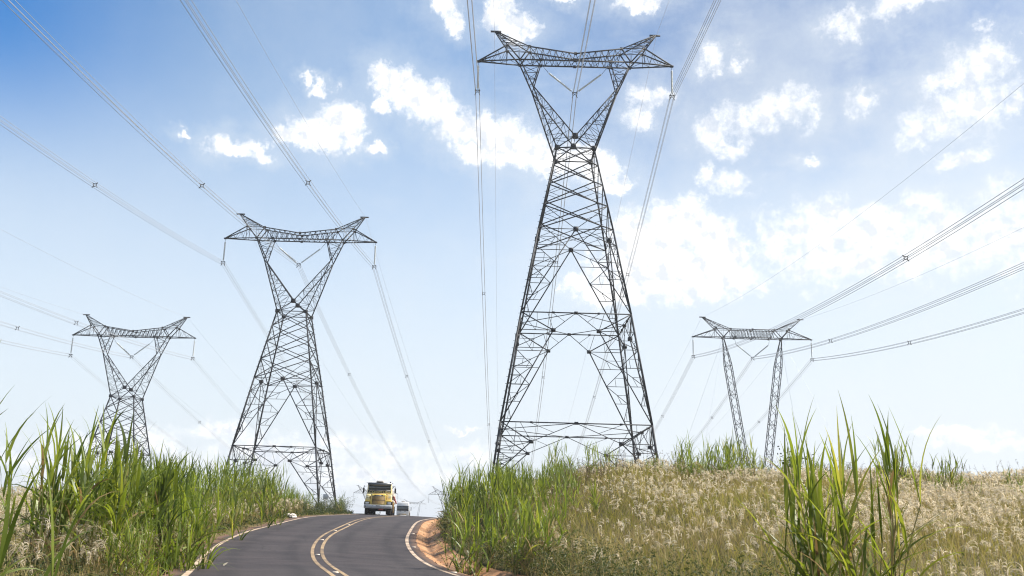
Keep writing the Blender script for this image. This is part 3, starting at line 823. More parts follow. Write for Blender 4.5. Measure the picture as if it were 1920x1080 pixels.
line(FARL, 95, 4.2e-4, F1[0], F1[1], F1[2], 3.75e-4, 'farthest left pylon', [[170], [160], [152]], [[250], [260], [252, 330]], r=0.023)
line(GUY, 68, 4.8e-4, 58.0, 650.0, 17.0, 3.0e-4, 'guyed pylon', [[97.6], [162.3], [162.1]], [[262], [262], [265]])

# ------------------------------------------------------------------ trucks
def bevel(o, w=0.03, seg=2):
    m = o.modifiers.new('bevel', 'BEVEL'); m.width = w; m.segments = seg; m.limit_method = 'ANGLE'; m.angle_limit = R_(40)
    return o
def part(name, mat, parent, boxes, bev=0.0, smooth=False):
    mb = MB()
    for b in boxes:
        c, s = b[0], b[1]
        mb.box(c, s, None, b[2] if len(b) > 2 else (1, 1))
    o = mb.build(name, mat, parent)
    if bev: bevel(o, bev)
    return o
def wheel(parent, x, y, r, w, mt, mr):
    mb = MB(); h = w / 2
    mb.lathe((x - h, y, r), (x + h, y, r), [(0, r * 0.55), (0.02, r * 0.9), (0.15, r), (0.35, r * 1.0), (0.4, r * 0.97), (0.6, r * 0.97), (0.65, r), (0.85, r), (0.98, r * 0.9), (1, r * 0.55)], 28)
    t = mb.build('wheel', mt, parent, smooth=True)
    mb = MB(); mb.lathe((x - h * 0.8, y, r), (x + h * 0.8, y, r), [(0, 0.01), (0.05, r * 0.3), (0.2, r * 0.5), (0.3, r * 0.56), (0.7, r * 0.56), (0.8, r * 0.5), (0.95, r * 0.3), (1, 0.01)], 20)
    mb.build('rim', mr, t, smooth=True)
m_yel = simple_mat('sun_faded_yellow_paint', (0.80, 0.56, 0.11), 0.38, 0, 0.14, 3.0, 0.5, 0.3)
m_palyel = simple_mat('faded_cream_paint', (0.80, 0.66, 0.33), 0.4, 0, 0.12, 3.0, 0.5, 0.3)
m_white = simple_mat('dusty_white_cab_paint', (0.82, 0.80, 0.76), 0.4, 0, 0.08, 2.0, 0.5, 0.3)
m_dark = simple_mat('black_rubber', (0.012, 0.011, 0.011), 0.8, 0, 0.2, 4.0)
m_grey = simple_mat('grey_bumper_paint', (0.42, 0.43, 0.43), 0.5, 0.1, 0.15, 5.0)
m_visor = simple_mat('smoked_visor', (0.09, 0.095, 0.10), 0.3, 0, 0.1, 3.0)
m_glass = simple_mat('windscreen_glass', (0.02, 0.026, 0.03), 0.06, 0, 0.1, 2.0, 0.8)
m_lens = simple_mat('headlamp_lens', (0.55, 0.55, 0.52), 0.12, 0.2, 0.2, 8.0)
m_brown = simple_mat('dusty_grille_slats', (0.42, 0.27, 0.09), 0.6, 0, 0.2, 8.0)
m_red = simple_mat('red_paint', (0.36, 0.05, 0.035), 0.5, 0, 0.15, 8.0)
m_tarp = simple_mat('faded_tarpaulin', (0.42, 0.38, 0.33), 0.8, 0, 0.3, 2.5)
m_steelrim = simple_mat('wheel_steel', (0.35, 0.35, 0.34), 0.5, 0.4, 0.2, 4.0)
m_letter = simple_mat('cream_lettering', (0.80, 0.70, 0.30), 0.5, 0, 0.05, 4.0)

def yellow_truck():
    Y0 = 90.0; x0 = -11.72
    r = empty('truck', (x0, Y0, float(RZ(Y0)) + 0.02), 'old yellow bonneted truck with lettered band below its windscreen, coming over the crest', 'truck', None, R_(5.0))
    # bonnet with raised centre and lower wings
    hood = MB()
    hood.box((0, 0.85, 1.42), (1.46, 1.5, 0.94), taper=(0.93, 0.98))
    hood.box((0, 1.2, 1.93), (1.30, 0.95, 0.10), taper=(0.9, 0.8))
    hood = bevel(hood.build('bonnet', m_yel, r), 0.07, 3)
    for s in (-1, 1):
        w = MB()
        w.box((s * 0.96, 1.0, 1.62), (0.46, 1.2, 0.56), taper=(0.92, 0.86))
        bevel(w.build('wing', m_palyel, r), 0.09, 3)
        w = MB(); w.box((s * 0.95, 0.72, 1.29), (0.52, 1.2, 0.16)); w.box((s * 0.79, 0.5, 1.1), (0.1, 0.7, 0.24))
        bevel(w.build('wing_ledge', m_yel, r), 0.04, 2)
        hl = part('headlight', m_dark, r, [((s * 1.03, 0.35, 1.09), (0.5, 0.5, 0.27))], 0.03)
        part('lens', m_lens, hl, [((s * 1.0, 0.09, 1.09), (0.32, 0.05, 0.19))], 0.02)
        part('indicator', m_grey, r, [((s * 1.0, 0.39, 1.63), (0.10, 0.02, 0.09)), ((s * 0.84, 0.40, 1.63), (0.07, 0.02, 0.07)), ((s * 1.13, 0.42, 1.66), (0.04, 0.02, 0.13))])
    g = part('grille', m_dark, r, [((0, 0.095, 1.36), (1.18, 0.03, 0.70))])
    sl = []
    for k in range(4): sl.append(((0, 0.07, 1.07 + k * 0.075), (1.14, 0.04, 0.052)))
    for k in range(4): sl.append(((0, 0.07, 1.43 + k * 0.07), (1.14, 0.04, 0.05)))
    part('slat', m_brown, g, sl)
    bp = part('badge_strip', m_dark, r, [((0, 0.10, 1.80), (0.78, 0.04, 0.10))], 0.01)
    part('badge', m_grey, bp, [((0, 0.075, 1.80), (0.5, 0.02, 0.06))])
    part('air_intake', m_brown, r, [((0, 0.95, 1.975), (1.15, 0.3, 0.03)), ((0, 0.6, 1.955), (1.05, 0.25, 0.03))])
    bm = MB()
    bm.poly_extrude([(-1.28, 0.62), (1.28, 0.62), (1.28, 0.95), (-1.28, 0.95)], -0.12, 0.25)
    bumper = bevel(bm.build('bumper', m_grey, r), 0.05, 2)
    part('step_slot', m_dark, bumper, [((0, -0.125, 0.86), (0.38, 0.02, 0.06)), ((-1.15, -0.125, 0.80), (0.05, 0.02, 0.16)), ((-0.5, -0.125, 0.88), (0.04, 0.02, 0.03)), ((0.55, -0.125, 0.88), (0.04, 0.02, 0.03)), ((0.5, -0.125, 0.72), (0.04, 0.02, 0.03)), ((-0.55, -0.125, 0.72), (0.04, 0.02, 0.03))])
    part('number_plate', m_red, r, [((0.29, -0.06, 0.54), (0.42, 0.03, 0.13))])
    cab = MB()
    cab.box((0, 2.35, 1.85), (2.30, 1.75, 0.75)); cab.box((0, 2.38, 2.58), (2.30, 1.70, 0.74), taper=(0.94, 0.94))
    cab = bevel(cab.build('cab', m_palyel, r), 0.08, 3)
    bevel(part('roof', m_visor, r, [((0, 2.35, 2.965), (2.14, 1.6, 0.06))]), 0.03)
    part('windscreen', m_glass, r, [((0, 1.50, 2.52), (2.04, 0.06, 0.40))], 0.02)
    part('wiper', m_dark, r, [((-0.5, 1.46, 2.36), (0.8, 0.02, 0.02)), ((0.5, 1.46, 2.36), (0.8, 0.02, 0.02))])
    part('trim_strip', m_grey, r, [((0, 1.46, 2.30), (2.10, 0.04, 0.035))])
    band = part('name_band', m_dark, r, [((0, 1.455, 2.165), (2.12, 0.05, 0.20))])
    fc = bpy.data.curves.new('lettering', 'FONT')
    fc.body = "C' Carvalho e Rosa"; fc.size = 0.26; fc.extrude = 0.006; fc.align_x = 'CENTER'; fc.shear = 0.35
    fo = bpy.data.objects.new('lettering_source', fc); C.objects.link(fo)
    bpy.context.view_layer.update()
    me = bpy.data.meshes.new_from_object(fo.evaluated_get(bpy.context.evaluated_depsgraph_get()))
    bpy.data.objects.remove(fo)
    me.name = 'lettering'; me.materials.clear(); me.materials.append(m_letter)
    xs = [v.co.x for v in me.vertices]; k = 1.98 / (max(xs) - min(xs))
    me.transform(Matrix.Diagonal((k, 0.9, 1, 1)))
    lo = link('lettering', me, band, (0, 1.425, 2.085)); lo.rotation_euler = (R_(90), 0, 0)
    vis = MB()
    vis.poly_extrude([(-1.07, 2.70), (1.07, 2.70), (1.10, 2.96), (-1.10, 2.96)], 1.22, 1.30)
    vis.box((-1.06, 1.4, 2.85), (0.04, 0.25, 0.2)); vis.box((1.06, 1.4, 2.85), (0.04, 0.25, 0.2)); vis.box((0, 1.4, 2.95), (2.1, 0.28, 0.04))
    vis.box((-1.14, 1.3, 2.94), (0.14, 0.06, 0.04)); vis.box((1.16, 1.3, 2.95), (0.16, 0.06, 0.04))
    vis.build('sun_visor', m_visor, r)
    ac = part('roof_cooler', m_tarp, r, [((0, 1.9, 3.09), (0.70, 0.8, 0.19), (0.86, 0.85))], 0.04)
    part('vent', m_dark, ac, [((0, 1.485, 3.05), (0.5, 0.03, 0.07))])
    part('roof_lamp', m_visor, r, [((0.97, 1.7, 3.05), (0.13, 0.15, 0.11))], 0.03)
    for s in (-1, 1):
        mr = MB()
        mr.box((s * 1.46, 1.45, 2.28), (0.15, 0.10, 0.46))
        mr = bevel(mr.build('wing_mirror', m_dark, r), 0.03)
        a = MB(); a.tube([(s * 1.12, 1.5, 2.66), (s * 1.46, 1.45, 2.62), (s * 1.46, 1.45, 2.02), (s * 1.12, 1.5, 1.98)], 0.016, 6)
        a.build('bracket', m_dark, mr)
        part('door_handle', m_dark, r, [((s * 1.16, 2.5, 1.9), (0.03, 0.16, 0.05))])
    part('spot_mirror', m_dark, r, [((-1.42, 1.45, 2.64), (0.10, 0.06, 0.10))], 0.02)
    for s in (-1, 1):
        wheel(r, s * 1.0, 0.95, 0.53, 0.32, m_dark, m_steelrim)
        wheel(r, s * 0.98, 5.2, 0.53, 0.55, m_dark, m_steelrim)
        wheel(r, s * 0.98, 10.2, 0.53, 0.55, m_dark, m_steelrim)
        wheel(r, s * 0.98, 11.4, 0.53, 0.55, m_dark, m_steelrim)
    part('front_axle', m_dark, r, [((0, 0.95, 0.46), (1.8, 0.14, 0.16)), ((0, 0.5, 0.6), (1.4, 0.5, 0.16)), ((0.45, 4, 0.85), (0.2, 7, 0.3)), ((-0.45, 4, 0.85), (0.2, 7, 0.3)), ((-0.95, 0.55, 0.75), (0.5, 0.3, 0.4)), ((0.95, 0.55, 0.75), (0.5, 0.3, 0.4))])
    for s in (-1, 1): part('mudflap', m_dark, r, [((s * 0.98, 1.75, 0.5), (0.6, 0.03, 0.8))])
    tb = part('cargo_body', m_tarp, r, [((0, 8.2, 1.38), (2.5, 8.4, 0.25)), ((0, 4.05, 1.95), (2.45, 0.08, 0.95)), ((-1.22, 8.2, 1.85), (0.06, 8.3, 0.75)), ((1.22, 8.2, 1.85), (0.06, 8.3, 0.75)), ((0, 12.3, 1.85), (2.45, 0.06, 0.75))])
    lm = MB()
    rr = np.random.default_rng(3)
    for k in range(5):
        lm.box((1.30 + 0.05 * k, 4.0 + 0.3 * k, 1.78 - 0.13 * k), (0.16, 0.3, 0.17), Matrix.Rotation(rr.uniform(-0.6, 0.6), 4, 'Y'), taper=(0.7, 0.7))
    bevel(lm.build('hanging_strap', m_red, tb), 0.03)
    part('fuel_tank', m_brown, r, [((1.2, 3.1, 0.95), (0.35, 0.9, 0.5)), ((1.28, 3.9, 0.8), (0.1, 0.06, 1.0))], 0.05)
yellow_truck()

def white_truck():
    Y0 = 195.0; x0 = -20.45
    r = empty('truck', (x0, Y0, float(RZ(Y0)) + 0.02), 'white flat-fronted truck with tall roof fairing following behind the yellow truck', 'truck', None, R_(5.2))
    cab = MB()
    cab.box((0, 1.1, 1.35), (2.46, 2.1, 1.0)); cab.box((0, 1.12, 2.15), (2.46, 2.06, 0.75), taper=(0.97, 0.95))
    bevel(cab.build('cab', m_white, r), 0.1, 3)
    bevel(part('roof_fairing', m_white, r, [((0, 1.05, 2.9), (2.40, 1.8, 0.84), (0.93, 0.8))]), 0.12, 3)
    part('windscreen', m_glass, r, [((0, 0.06, 2.05), (2.26, 0.08, 0.86), (0.98, 1))], 0.05)
    part('visor_strip', m_visor, r, [((0, -0.06, 2.52), (2.36, 0.2, 0.09))], 0.02)
    part('wiper', m_dark, r, [((-0.5, 0.0, 1.56), (0.3, 0.04, 0.07)), ((0.45, 0.0, 1.56), (0.3, 0.04, 0.07))])
    part('grille', m_brown, r, [((0, 0.03, 0.97), (1.5, 0.06, 0.17))])
    part('bumper', m_grey, r, [((0, 0.0, 0.62), (2.5, 0.3, 0.30))], 0.05)
    part('panel_seam', m_grey, r, [((0, 0.04, 1.42), (2.3, 0.03, 0.02)), ((0, 0.04, 1.15), (2.3, 0.03, 0.02))])
    for s in (-1, 1):
        part('headlight', m_lens, r, [((s * 0.95, -0.12, 0.68), (0.4, 0.1, 0.16))], 0.02)
        m = part('wing_mirror', m_dark, r, [((s * 1.62, 0.1, 2.02), (0.13, 0.1, 0.62))], 0.03)
        a = MB(); a.tube([(s * 1.2, 0.2, 2.4), (s * 1.62, 0.1, 2.36), (s * 1.62, 0.1, 1.66), (s * 1.2, 0.2, 1.6)], 0.02, 6); a.build('bracket', m_dark, m)
        wheel(r, s * 1.0, 1.2, 0.52, 0.32, m_dark, m_steelrim); wheel(r, s * 0.98, 5.0, 0.52, 0.55, m_dark, m_steelrim); wheel(r, s * 0.98, 10.0, 0.52, 0.55, m_dark, m_steelrim)
    ac = part('roof_cooler', m_tarp, r, [((0, 0.9, 3.42), (0.8, 0.7, 0.22), (0.7, 0.7))], 0.04)
    part('cargo_body', m_tarp, r, [((0, 7.0, 1.3), (2.5, 9, 0.25)), ((0, 2.9, 1.8), (2.45, 0.08, 0.9)), ((1.36, 3.0, 1.35), (0.22, 0.4, 0.8), (0.6, 1)), ((1.38, 3.1, 0.75), (0.2, 0.3, 0.6))])
white_truck()

# ------------------------------------------------------------------ vegetation
def blades(base, az, el, length, width, droop, S=4, taper='leaf', roll=None, power=1.2):
    """ribbons bent by gravity: returns verts, quads"""
    N = len(base)
    t = np.linspace(0, 1, S + 1)
    e = el[:, None] - droop[:, None] * t[None]**power
    em = (e[:, 1:] + e[:, :-1]) / 2
    st = (length / S)[:, None]
    dx = np.cos(em) * np.cos(az)[:, None] * st; dy = np.cos(em) * np.sin(az)[:, None] * st; dz = np.sin(em) * st
    p = np.zeros((N, S + 1, 3)); p[:, 0] = base
    p[:, 1:] = base[:, None] + np.cumsum(np.stack([dx, dy, dz], -1), 1)
    side = np.stack([-np.sin(az), np.cos(az), np.zeros(N)], -1)[:, None]
    nrm = np.stack([-np.sin(e) * np.cos(az)[:, None], -np.sin(e) * np.sin(az)[:, None], np.cos(e)], -1)
    if roll is None: roll = np.zeros(N)
    sv = side * np.cos(roll)[:, None, None] + nrm * np.sin(roll)[:, None, None]
    if taper == 'leaf': w = np.minimum(1, 0.3 + 3.2 * t) * (1 - t**1.7) + 0.02
    elif taper == 'stem': w = 1 - 0.6 * t
    else: w = np.minimum(1, 0.5 + 2 * t) * (1 - 0.85 * t**1.5)
    hw = (width / 2)[:, None, None] * w[None, :, None]
    v = np.stack([p - sv * hw, p + sv * hw], 2)          # N,S+1,2,3
    i = np.arange(N)[:, None] * (S + 1) * 2 + np.arange(S)[None] * 2
    q = np.stack([i, i + 1, i + 3, i + 2], -1).reshape(-1, 4)
    return v.reshape(-1, 3), q, p
class Pile:
    def __init__(self): self.v = []; self.q = []; self.m = []; self.k = 0
    def add(self, v, q, mi):
        self.v.append(v); self.q.append(q + self.k); self.m.append(np.full(len(q), mi)); self.k += len(v)
    def mesh(self, name, mats):
        return np_mesh(name, np.concatenate(self.v), np.concatenate(self.q), mats, np.concatenate(self.m))

mat_cane = leaf_mat('cane_leaf', [(0.0, (0.042, 0.066, 0.011)), (0.3, (0.115, 0.16, 0.024)), (0.6, (0.21, 0.26, 0.04)), (0.84, (0.32, 0.34, 0.07)), (1.0, (0.42, 0.36, 0.14))], 0.56, 0.42, 0.4)
mat_lime = leaf_mat('lime_cane_leaf', [(0.0, (0.085, 0.13, 0.022)), (0.4, (0.165, 0.225, 0.036)), (0.8, (0.28, 0.33, 0.06)), (1.0, (0.38, 0.38, 0.10))], 0.5, 0.42, 0.4)
mat_stem = leaf_mat('cane_stem', [(0.0, (0.16, 0.19, 0.06)), (0.5, (0.28, 0.25, 0.10)), (1.0, (0.38, 0.29, 0.15))], 0.1, 0.6)
mat_dead = leaf_mat('dead_cane_leaf', [(0.0, (0.16, 0.10, 0.045)), (0.5, (0.32, 0.23, 0.11)), (1.0, (0.48, 0.38, 0.22))], 0.35, 0.7, 0.2, (1.1, 1.0, 0.8))
mat_plume = leaf_mat('dry_plume', [(0.0, (0.46, 0.36, 0.22)), (0.4, (0.72, 0.61, 0.45)), (1.0, (0.90, 0.83, 0.71))], 0.5, 0.8, 0.1, (1.05, 1.0, 0.9))
mat_straw = leaf_mat('straw_stalk', [(0.0, (0.17, 0.14, 0.05)), (0.4, (0.36, 0.29, 0.12)), (0.75, (0.54, 0.435, 0.22)), (1.0, (0.66, 0.55, 0.33))], 0.3, 0.8, 0.1, (1.1, 1.0, 0.7))
mat_olive = leaf_mat('olive_grass', [(0.0, (0.09, 0.10, 0.02)), (0.35, (0.21, 0.21, 0.042)), (0.7, (0.35, 0.315, 0.085)), (1.0, (0.50, 0.41, 0.17))], 0.4, 0.65, 0.2)
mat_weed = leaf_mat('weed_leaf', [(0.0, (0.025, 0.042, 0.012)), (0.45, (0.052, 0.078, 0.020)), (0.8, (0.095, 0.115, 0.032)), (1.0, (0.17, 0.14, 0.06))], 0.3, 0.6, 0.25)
mat_brown = leaf_mat('brown_dry_weed', [(0.0, (0.06, 0.042, 0.025)), (0.5, (0.13, 0.09, 0.055)), (1.0, (0.24, 0.17, 0.11))], 0.2, 0.8, 0.1, (1, 1, 1))
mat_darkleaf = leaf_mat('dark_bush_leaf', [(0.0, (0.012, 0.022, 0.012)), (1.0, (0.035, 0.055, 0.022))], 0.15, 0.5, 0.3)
mat_pink = leaf_mat('pink_flower', [(0.0, (0.45, 0.22, 0.30)), (0.5, (0.70, 0.48, 0.50)), (1.0, (0.80, 0.68, 0.66))], 0.4, 0.7, 0.1, (1, 1, 1))
mat_yflower = leaf_mat('yellow_leaf', [(0.0, (0.55, 0.42, 0.04)), (1.0, (0.70, 0.58, 0.08))], 0.4, 0.6, 0.1, (1, 1, 1))

def cane_meshes(seed, nstem, H, spread, leaf_len, leaf_w, lean=0.25, nleaf=(7, 11), S=5, dead=0.2, erect=0.0, mat=None, low=0.12):
    g = np.random.default_rng(seed)
    P = Pile(); ST = Pile()
    for k in range(nstem):
        a = g.uniform(0, 2 * np.pi); rad = spread * math.sqrt(g.uniform(0, 1)) * 0.5
        b = np.array((rad * math.cos(a), rad * math.sin(a), -0.1))
        h = H * g.uniform(0.55, 0.95)
        ld = a + g.normal(0, 0.5); ln = lean * g.uniform(0.2, 1.1) * (0.3 + rad / max(spread, 1e-3))
        v, q, p = blades(b[None], np.array([ld]), np.array([np.pi / 2 - ln * 0.4]), np.array([h]), np.array([0.024]), np.array([ln]), 5, 'stem', np.array([g.uniform(0, 3)]))
        ST.add(v, q, 0)
        v2, q2, _ = blades(b[None], np.array([ld]), np.array([np.pi / 2 - ln * 0.4]), np.array([h]), np.array([0.024]), np.array([ln]), 5, 'stem', np.array([g.uniform(0, 3) + 1.57]))
        ST.add(v2, q2, 0)
        n = g.integers(*nleaf)
        f = np.sort(g.uniform(low, 1.0, n)); f[-2:] = 1.0
        pos = np.stack([np.interp(f, np.linspace(0, 1, 6), p[0][:, c]) for c in range(3)], -1)
        az0 = g.uniform(0, 6.28)
        az = az0 + np.pi * (np.arange(n) % 2) + g.normal(0, 0.55, n)
        el = np.radians(np.interp(f, [0.1, 0.6, 1.0], [56, 66, 82]) + erect * 8) + g.normal(0, 0.10, n)
        L = leaf_len * g.uniform(0.65, 1.15, n) * np.interp(f, [0, 0.5, 1], [0.75, 1.0, 0.95])
        dr = np.radians(np.interp(f, [0.1, 0.7, 1.0], [120, 90, 40])) * g.uniform(0.4, 1.35, n) * (1 - 0.45 * erect)
        w = leaf_w * g.uniform(0.7, 1.2, n)
        v, q, _ = blades(pos, az, el, L, w, dr, S, 'leaf', g.normal(0, 0.5, n), 1.5)
        isd = g.uniform(0, 1, n) < np.interp(f, [0, 0.4, 0.6, 1], [4 * dead, 1.5 * dead, 0.3 * dead, 0.0])
        P.add(v, q, 0); P.m[-1] = np.repeat(isd.astype(int), S)
    return P.mesh('foliage', [mat or mat_cane, mat_dead]), ST.mesh('stem', [mat_stem])
def plant(name, meshes, loc, label, cat, group=None, rz=0.0, sc=1.0):
    r = empty(name, loc, label, cat, group, rz); r.scale = (sc, sc, sc) if not hasattr(sc, '__len__') else sc
    for me, nm in zip(meshes, ('foliage', 'stem')): link(nm, me, r)
    return r
def gz(x, y): return float(ground(np.array([x]), np.array([y]))[0])
def at_d(Y, d):
    s = float(slope(Y)); k = math.sqrt(1 + s * s)
    return float(RX(Y)) + d / k, Y - d * s / k

PROTO = [cane_meshes(100 + i, n, 2.4, sp, 1.1, 0.052, 0.36, mat=(mat_lime if i % 3 == 1 else None)) for i, (n, sp) in enumerate([(13, 0.9), (16, 1.0), (18, 1.2), (12, 0.8), (20, 1.3), (15, 1.0)])]
LOWP = [cane_meshes(200 + i, n, 1.5, sp, 0.9, 0.044, 0.45, (6, 9)) for i, (n, sp) in enumerate([(16, 0.9), (20, 1.1), (14, 0.8)])]
SHOOT = [cane_meshes(230 + i, 4, 2.75, 0.5, 1.15, 0.078, 0.22, (8, 11), 6, 0.06, 0.35, low=0.5) for i in range(3)]
LIME = [cane_meshes(240 + i, n, 1.9, sp, 1.1, 0.055, 0.5, (6, 9), 6, 0.14, 0.3, mat=mat_lime) for i, (n, sp) in enumerate([(17, 1.0), (20, 1.2)])]
def cane(kind, x, y, sc, label, group=None):
    pro = {'tall': PROTO, 'low': LOWP, 'shoot': SHOOT, 'lime': LIME}[kind]
    k = int(rng.integers(len(pro)))
    plant('cane_clump', pro[k], (x, y, gz(x, y) - 0.03), label, 'cane grass', group, float(rng.uniform(0, 6.28)), sc)
# hedge along the left verge
LG = 'tall cane clumps in the hedge along the left verge'
for i in range(104):
    t = (i + rng.uniform(0, 1)) / 104
    Y = 17.5 + 58 * t**1.15
    d = -5.0 - abs(rng.normal(0, 2.2)) - (0.6 if Y < 22 else 0)
    if d < -10: d = -5.2
    x, y = at_d(Y, d)
    if x / y < -0.466: continue
    sc = np.interp(Y, [17, 26, 36, 46, 58, 66, 76], [0.84, 0.94, 1.0, 1.16, 1.12, 0.92, 0.55]) * rng.uniform(0.58, 1.06)
    cane('tall', x, y, sc, 'tall green cane clump in the dense hedge along the left road edge', LG)
for i in range(34):
    Y = 23 + 38 * rng.uniform(0, 1); d = -4.55 - rng.uniform(0, 1.0)
    x, y = at_d(Y, d)
    cane('low', x, y, rng.uniform(0.5, 0.85), 'knee-high green cane tuft at the foot of the left hedge', 'low cane tufts at the foot of the left hedge')
for px, Y, sc in ((-8.9, 19.0, 1.12), (-7.9, 24.5, 1.16)):
    cane('tall', px, Y, sc, 'highest pointed cane clump in the left hedge, ' + ('below the smallest left pylon' if Y < 20 else 'just left of the second pylon base'))
for i, (px, Y) in enumerate([(150, 19.5), (168, 20), (238, 20.5), (262, 21), (300, 22.5), (325, 23), (362, 24), (378, 24.6), (215, 21.5), (400, 27), (425, 31), (345, 26), (520, 47), (545, 50), (470, 38)]):
    cane('shoot', (px - 960) / 1800 * Y, Y, rng.uniform(0.86, 1.03) * (1.0 if Y < 30 else 0.95), 'broad-leaved cane shoot rising above the left hedge', 'broad-leaved cane shoots rising above the left hedge')
for i, (px, Y, sc) in enumerate([(330, 20.5, 0.62), (300, 19.3, 0.6), (368, 23.5, 0.6), (270, 18.8, 0.5)]):
    cane('lime', (px - 960) / 1800 * Y, Y, sc, 'lime green leaning cane tuft in front of the left hedge by the road edge', 'lime cane tufts in front of the left hedge')
# cane on the bank right of the road
RG = 'green cane clumps along the top of the right bank'
for i in range(54):
    Y = rng.uniform(42, 62); lim = np.interp(Y, [41, 62], [8.0, 17])
    d = rng.uniform(5.6, lim)
    x, y = at_d(Y, d)
    sc = rng.uniform(0.42, 1.0) * np.interp(d, [5, 6, 9, 17], [1.15, 1.32, 1.1, 0.7])
    cane('tall', x, y, sc, 'green cane clump on the bank between the road crest and the tallest pylon', RG)
for i in range(40):
    x = rng.uniform(3, 17) if i < 26 else rng.uniform(13, 24); Y = rng.uniform(50, 58)
    cane('tall', x, Y, rng.uniform(0.35, 0.62), 'cane clump on the skyline below the tallest pylon', 'cane clumps on the skyline below the tallest pylon')
for x, Y, sc, kd, lab in [(-1.0, 30.5, 1.12, 'lime', 'bright lime cane clump with dead stalks below, beside the red ditch'), (-0.2, 31.5, 0.95, 'lime', 'narrow lime cane tuft behind the dead stalks by the ditch'),
                      (0.45, 27.5, 0.85, 'lime', 'low spreading lime cane clump in the middle of the bank, before the pale plumes'), (1.05, 28.0, 1.02, 'lime', 'upright lime cane clump touching the pale plume field, mid bank'),
                      (1.1, 36, 0.7, 'tall', 'dark green cane tuft behind the lime clumps of the bank'), (3.6, 38, 0.62, 'shoot', 'lone broad-leaved cane stem at the left end of the pale plume field'),
                      (1.9, 37, 0.58, 'shoot', 'leaning broad-leaved cane stem above the lime clumps'), (2.6, 41, 0.72, 'tall', 'green cane clump at the upper left corner of the plume field'),
                      (-1.6, 38.5, 0.95, 'tall', 'green cane clump above the brightest lime clump on the bank')]:
    cane(kd, x, Y, sc, lab)
# tall groups standing on the skyline of the field
SK = [(1310, 45, 0.86, 'thin cane stalk group standing alone on the skyline, left of the guyed pylon'), (1345, 48, 0.8, ''), (1365, 47, 0.86, ''), (1385, 48, 0.97, ''), (1400, 50, 0.95, ''), (1418, 47, 0.74, ''), (1330, 49, 0.62, ''),
      (1495, 44, 0.72, 'small cane clump beside the dark round-leaved bush'), (1684, 46, 1.02, 'dark cane clump with upright stems on the skyline right of the big foreground cane'), (1694, 46.5, 0.9, 'second stem group of the dark skyline clump'),
      (1772, 40, 0.62, 'slim cane tuft left of the skyline gap'), (1786, 40, 0.78, 'slim taller cane tuft on the right part of the skyline'), (1826, 36, 0.5, 'small brown-tipped cane tuft low on the right skyline'), (1912, 40, 0.6, 'cane tuft at the right end of the skyline')]
for px, Y, sc, lab in SK:
    x = (px - 960) / 1800.0 * Y * 0.985
    if lab: cane('tall', x, Y, sc, lab)
    else: cane('tall', x, Y, sc, 'dark green cane in the tall skyline thicket before the left mast', 'tall skyline thicket before the guyed pylon')
# big clumps close to the camera
fg = cane_meshes(303, 25, 1.85, 0.95, 1.1, 0.043, 0.32, (7, 10), 8, 0.10, 0.65, low=0.03)
x, y = 3.72, 10.8
plant('cane_clump', fg, (x, y, -1.15), 'large cane clump with broad upright leaves standing in the near dry grass at right', 'cane grass', None, 1.0, (1.05, 1.05, 1.0))
fg2 = cane_meshes(305, 4, 2.1, 0.22, 1.0, 0.05, 0.12, (6, 8), 8, 0.1, 1.0)
plant('cane_clump', fg2, (4.22, 11.0, -1.15), 'tight tall cane shoot rising beside the large near clump', 'cane grass', None, 2.2, 1.0)
fl = cane_meshes(311, 12, 1.9, 0.8, 1.1, 0.046, 0.55, (7, 10), 8, 0.1, 0.5)
plant('cane_clump', fl, (-4.55, 7.9, -1.1), 'near cane clump with long leaning leaves at the left border', 'cane grass', None, 0.4, 1.0)
fl2 = cane_meshes(317, 7, 1.1, 0.6, 1.1, 0.042, 0.7, (6, 9), 8, 0.1, 0.2)
plant('cane_clump', fl2, (-3.85, 7.3, -1.25), 'low near cane tuft with one leaf reaching towards the road', 'cane grass', None, 2.0, 1.0)

# ---- grasses nobody could count
CAM_P = R_(14.0)
def visible(x, y, z, mx=60, my=1150):
    d = y * math.cos(CAM_P) + z * math.sin(CAM_P); up = -y * math.sin(CAM_P) + z * math.cos(CAM_P)
    px = 960 + 1800 * x / d; py = 540 - 1800 * up / d
    return (px > -mx - 90) & (px < 1920 + mx + 90) & (py < my) & (y > 5.0)
def scatter(n, x0, x1, y0, y1, test):
    x = rng.uniform(x0, x1, n); y = rng.uniform(y0, y1, n)
    z = ground(x, y); d = lateral(x, y)
    k = visible(x, y, z + 1.0) & test(x, y, d)
    return x[k], y[k], z[k], d[k]
def patch(x, y, f=1.0, s=0.0):
    return 0.5 + 0.25 * (np.sin(x * 0.9 * f + 1.3 * np.sin(y * 0.5 * f + s)) + np.sin(y * 0.75 * f + 1.7 * np.sin(x * 0.4 * f - s) + s))

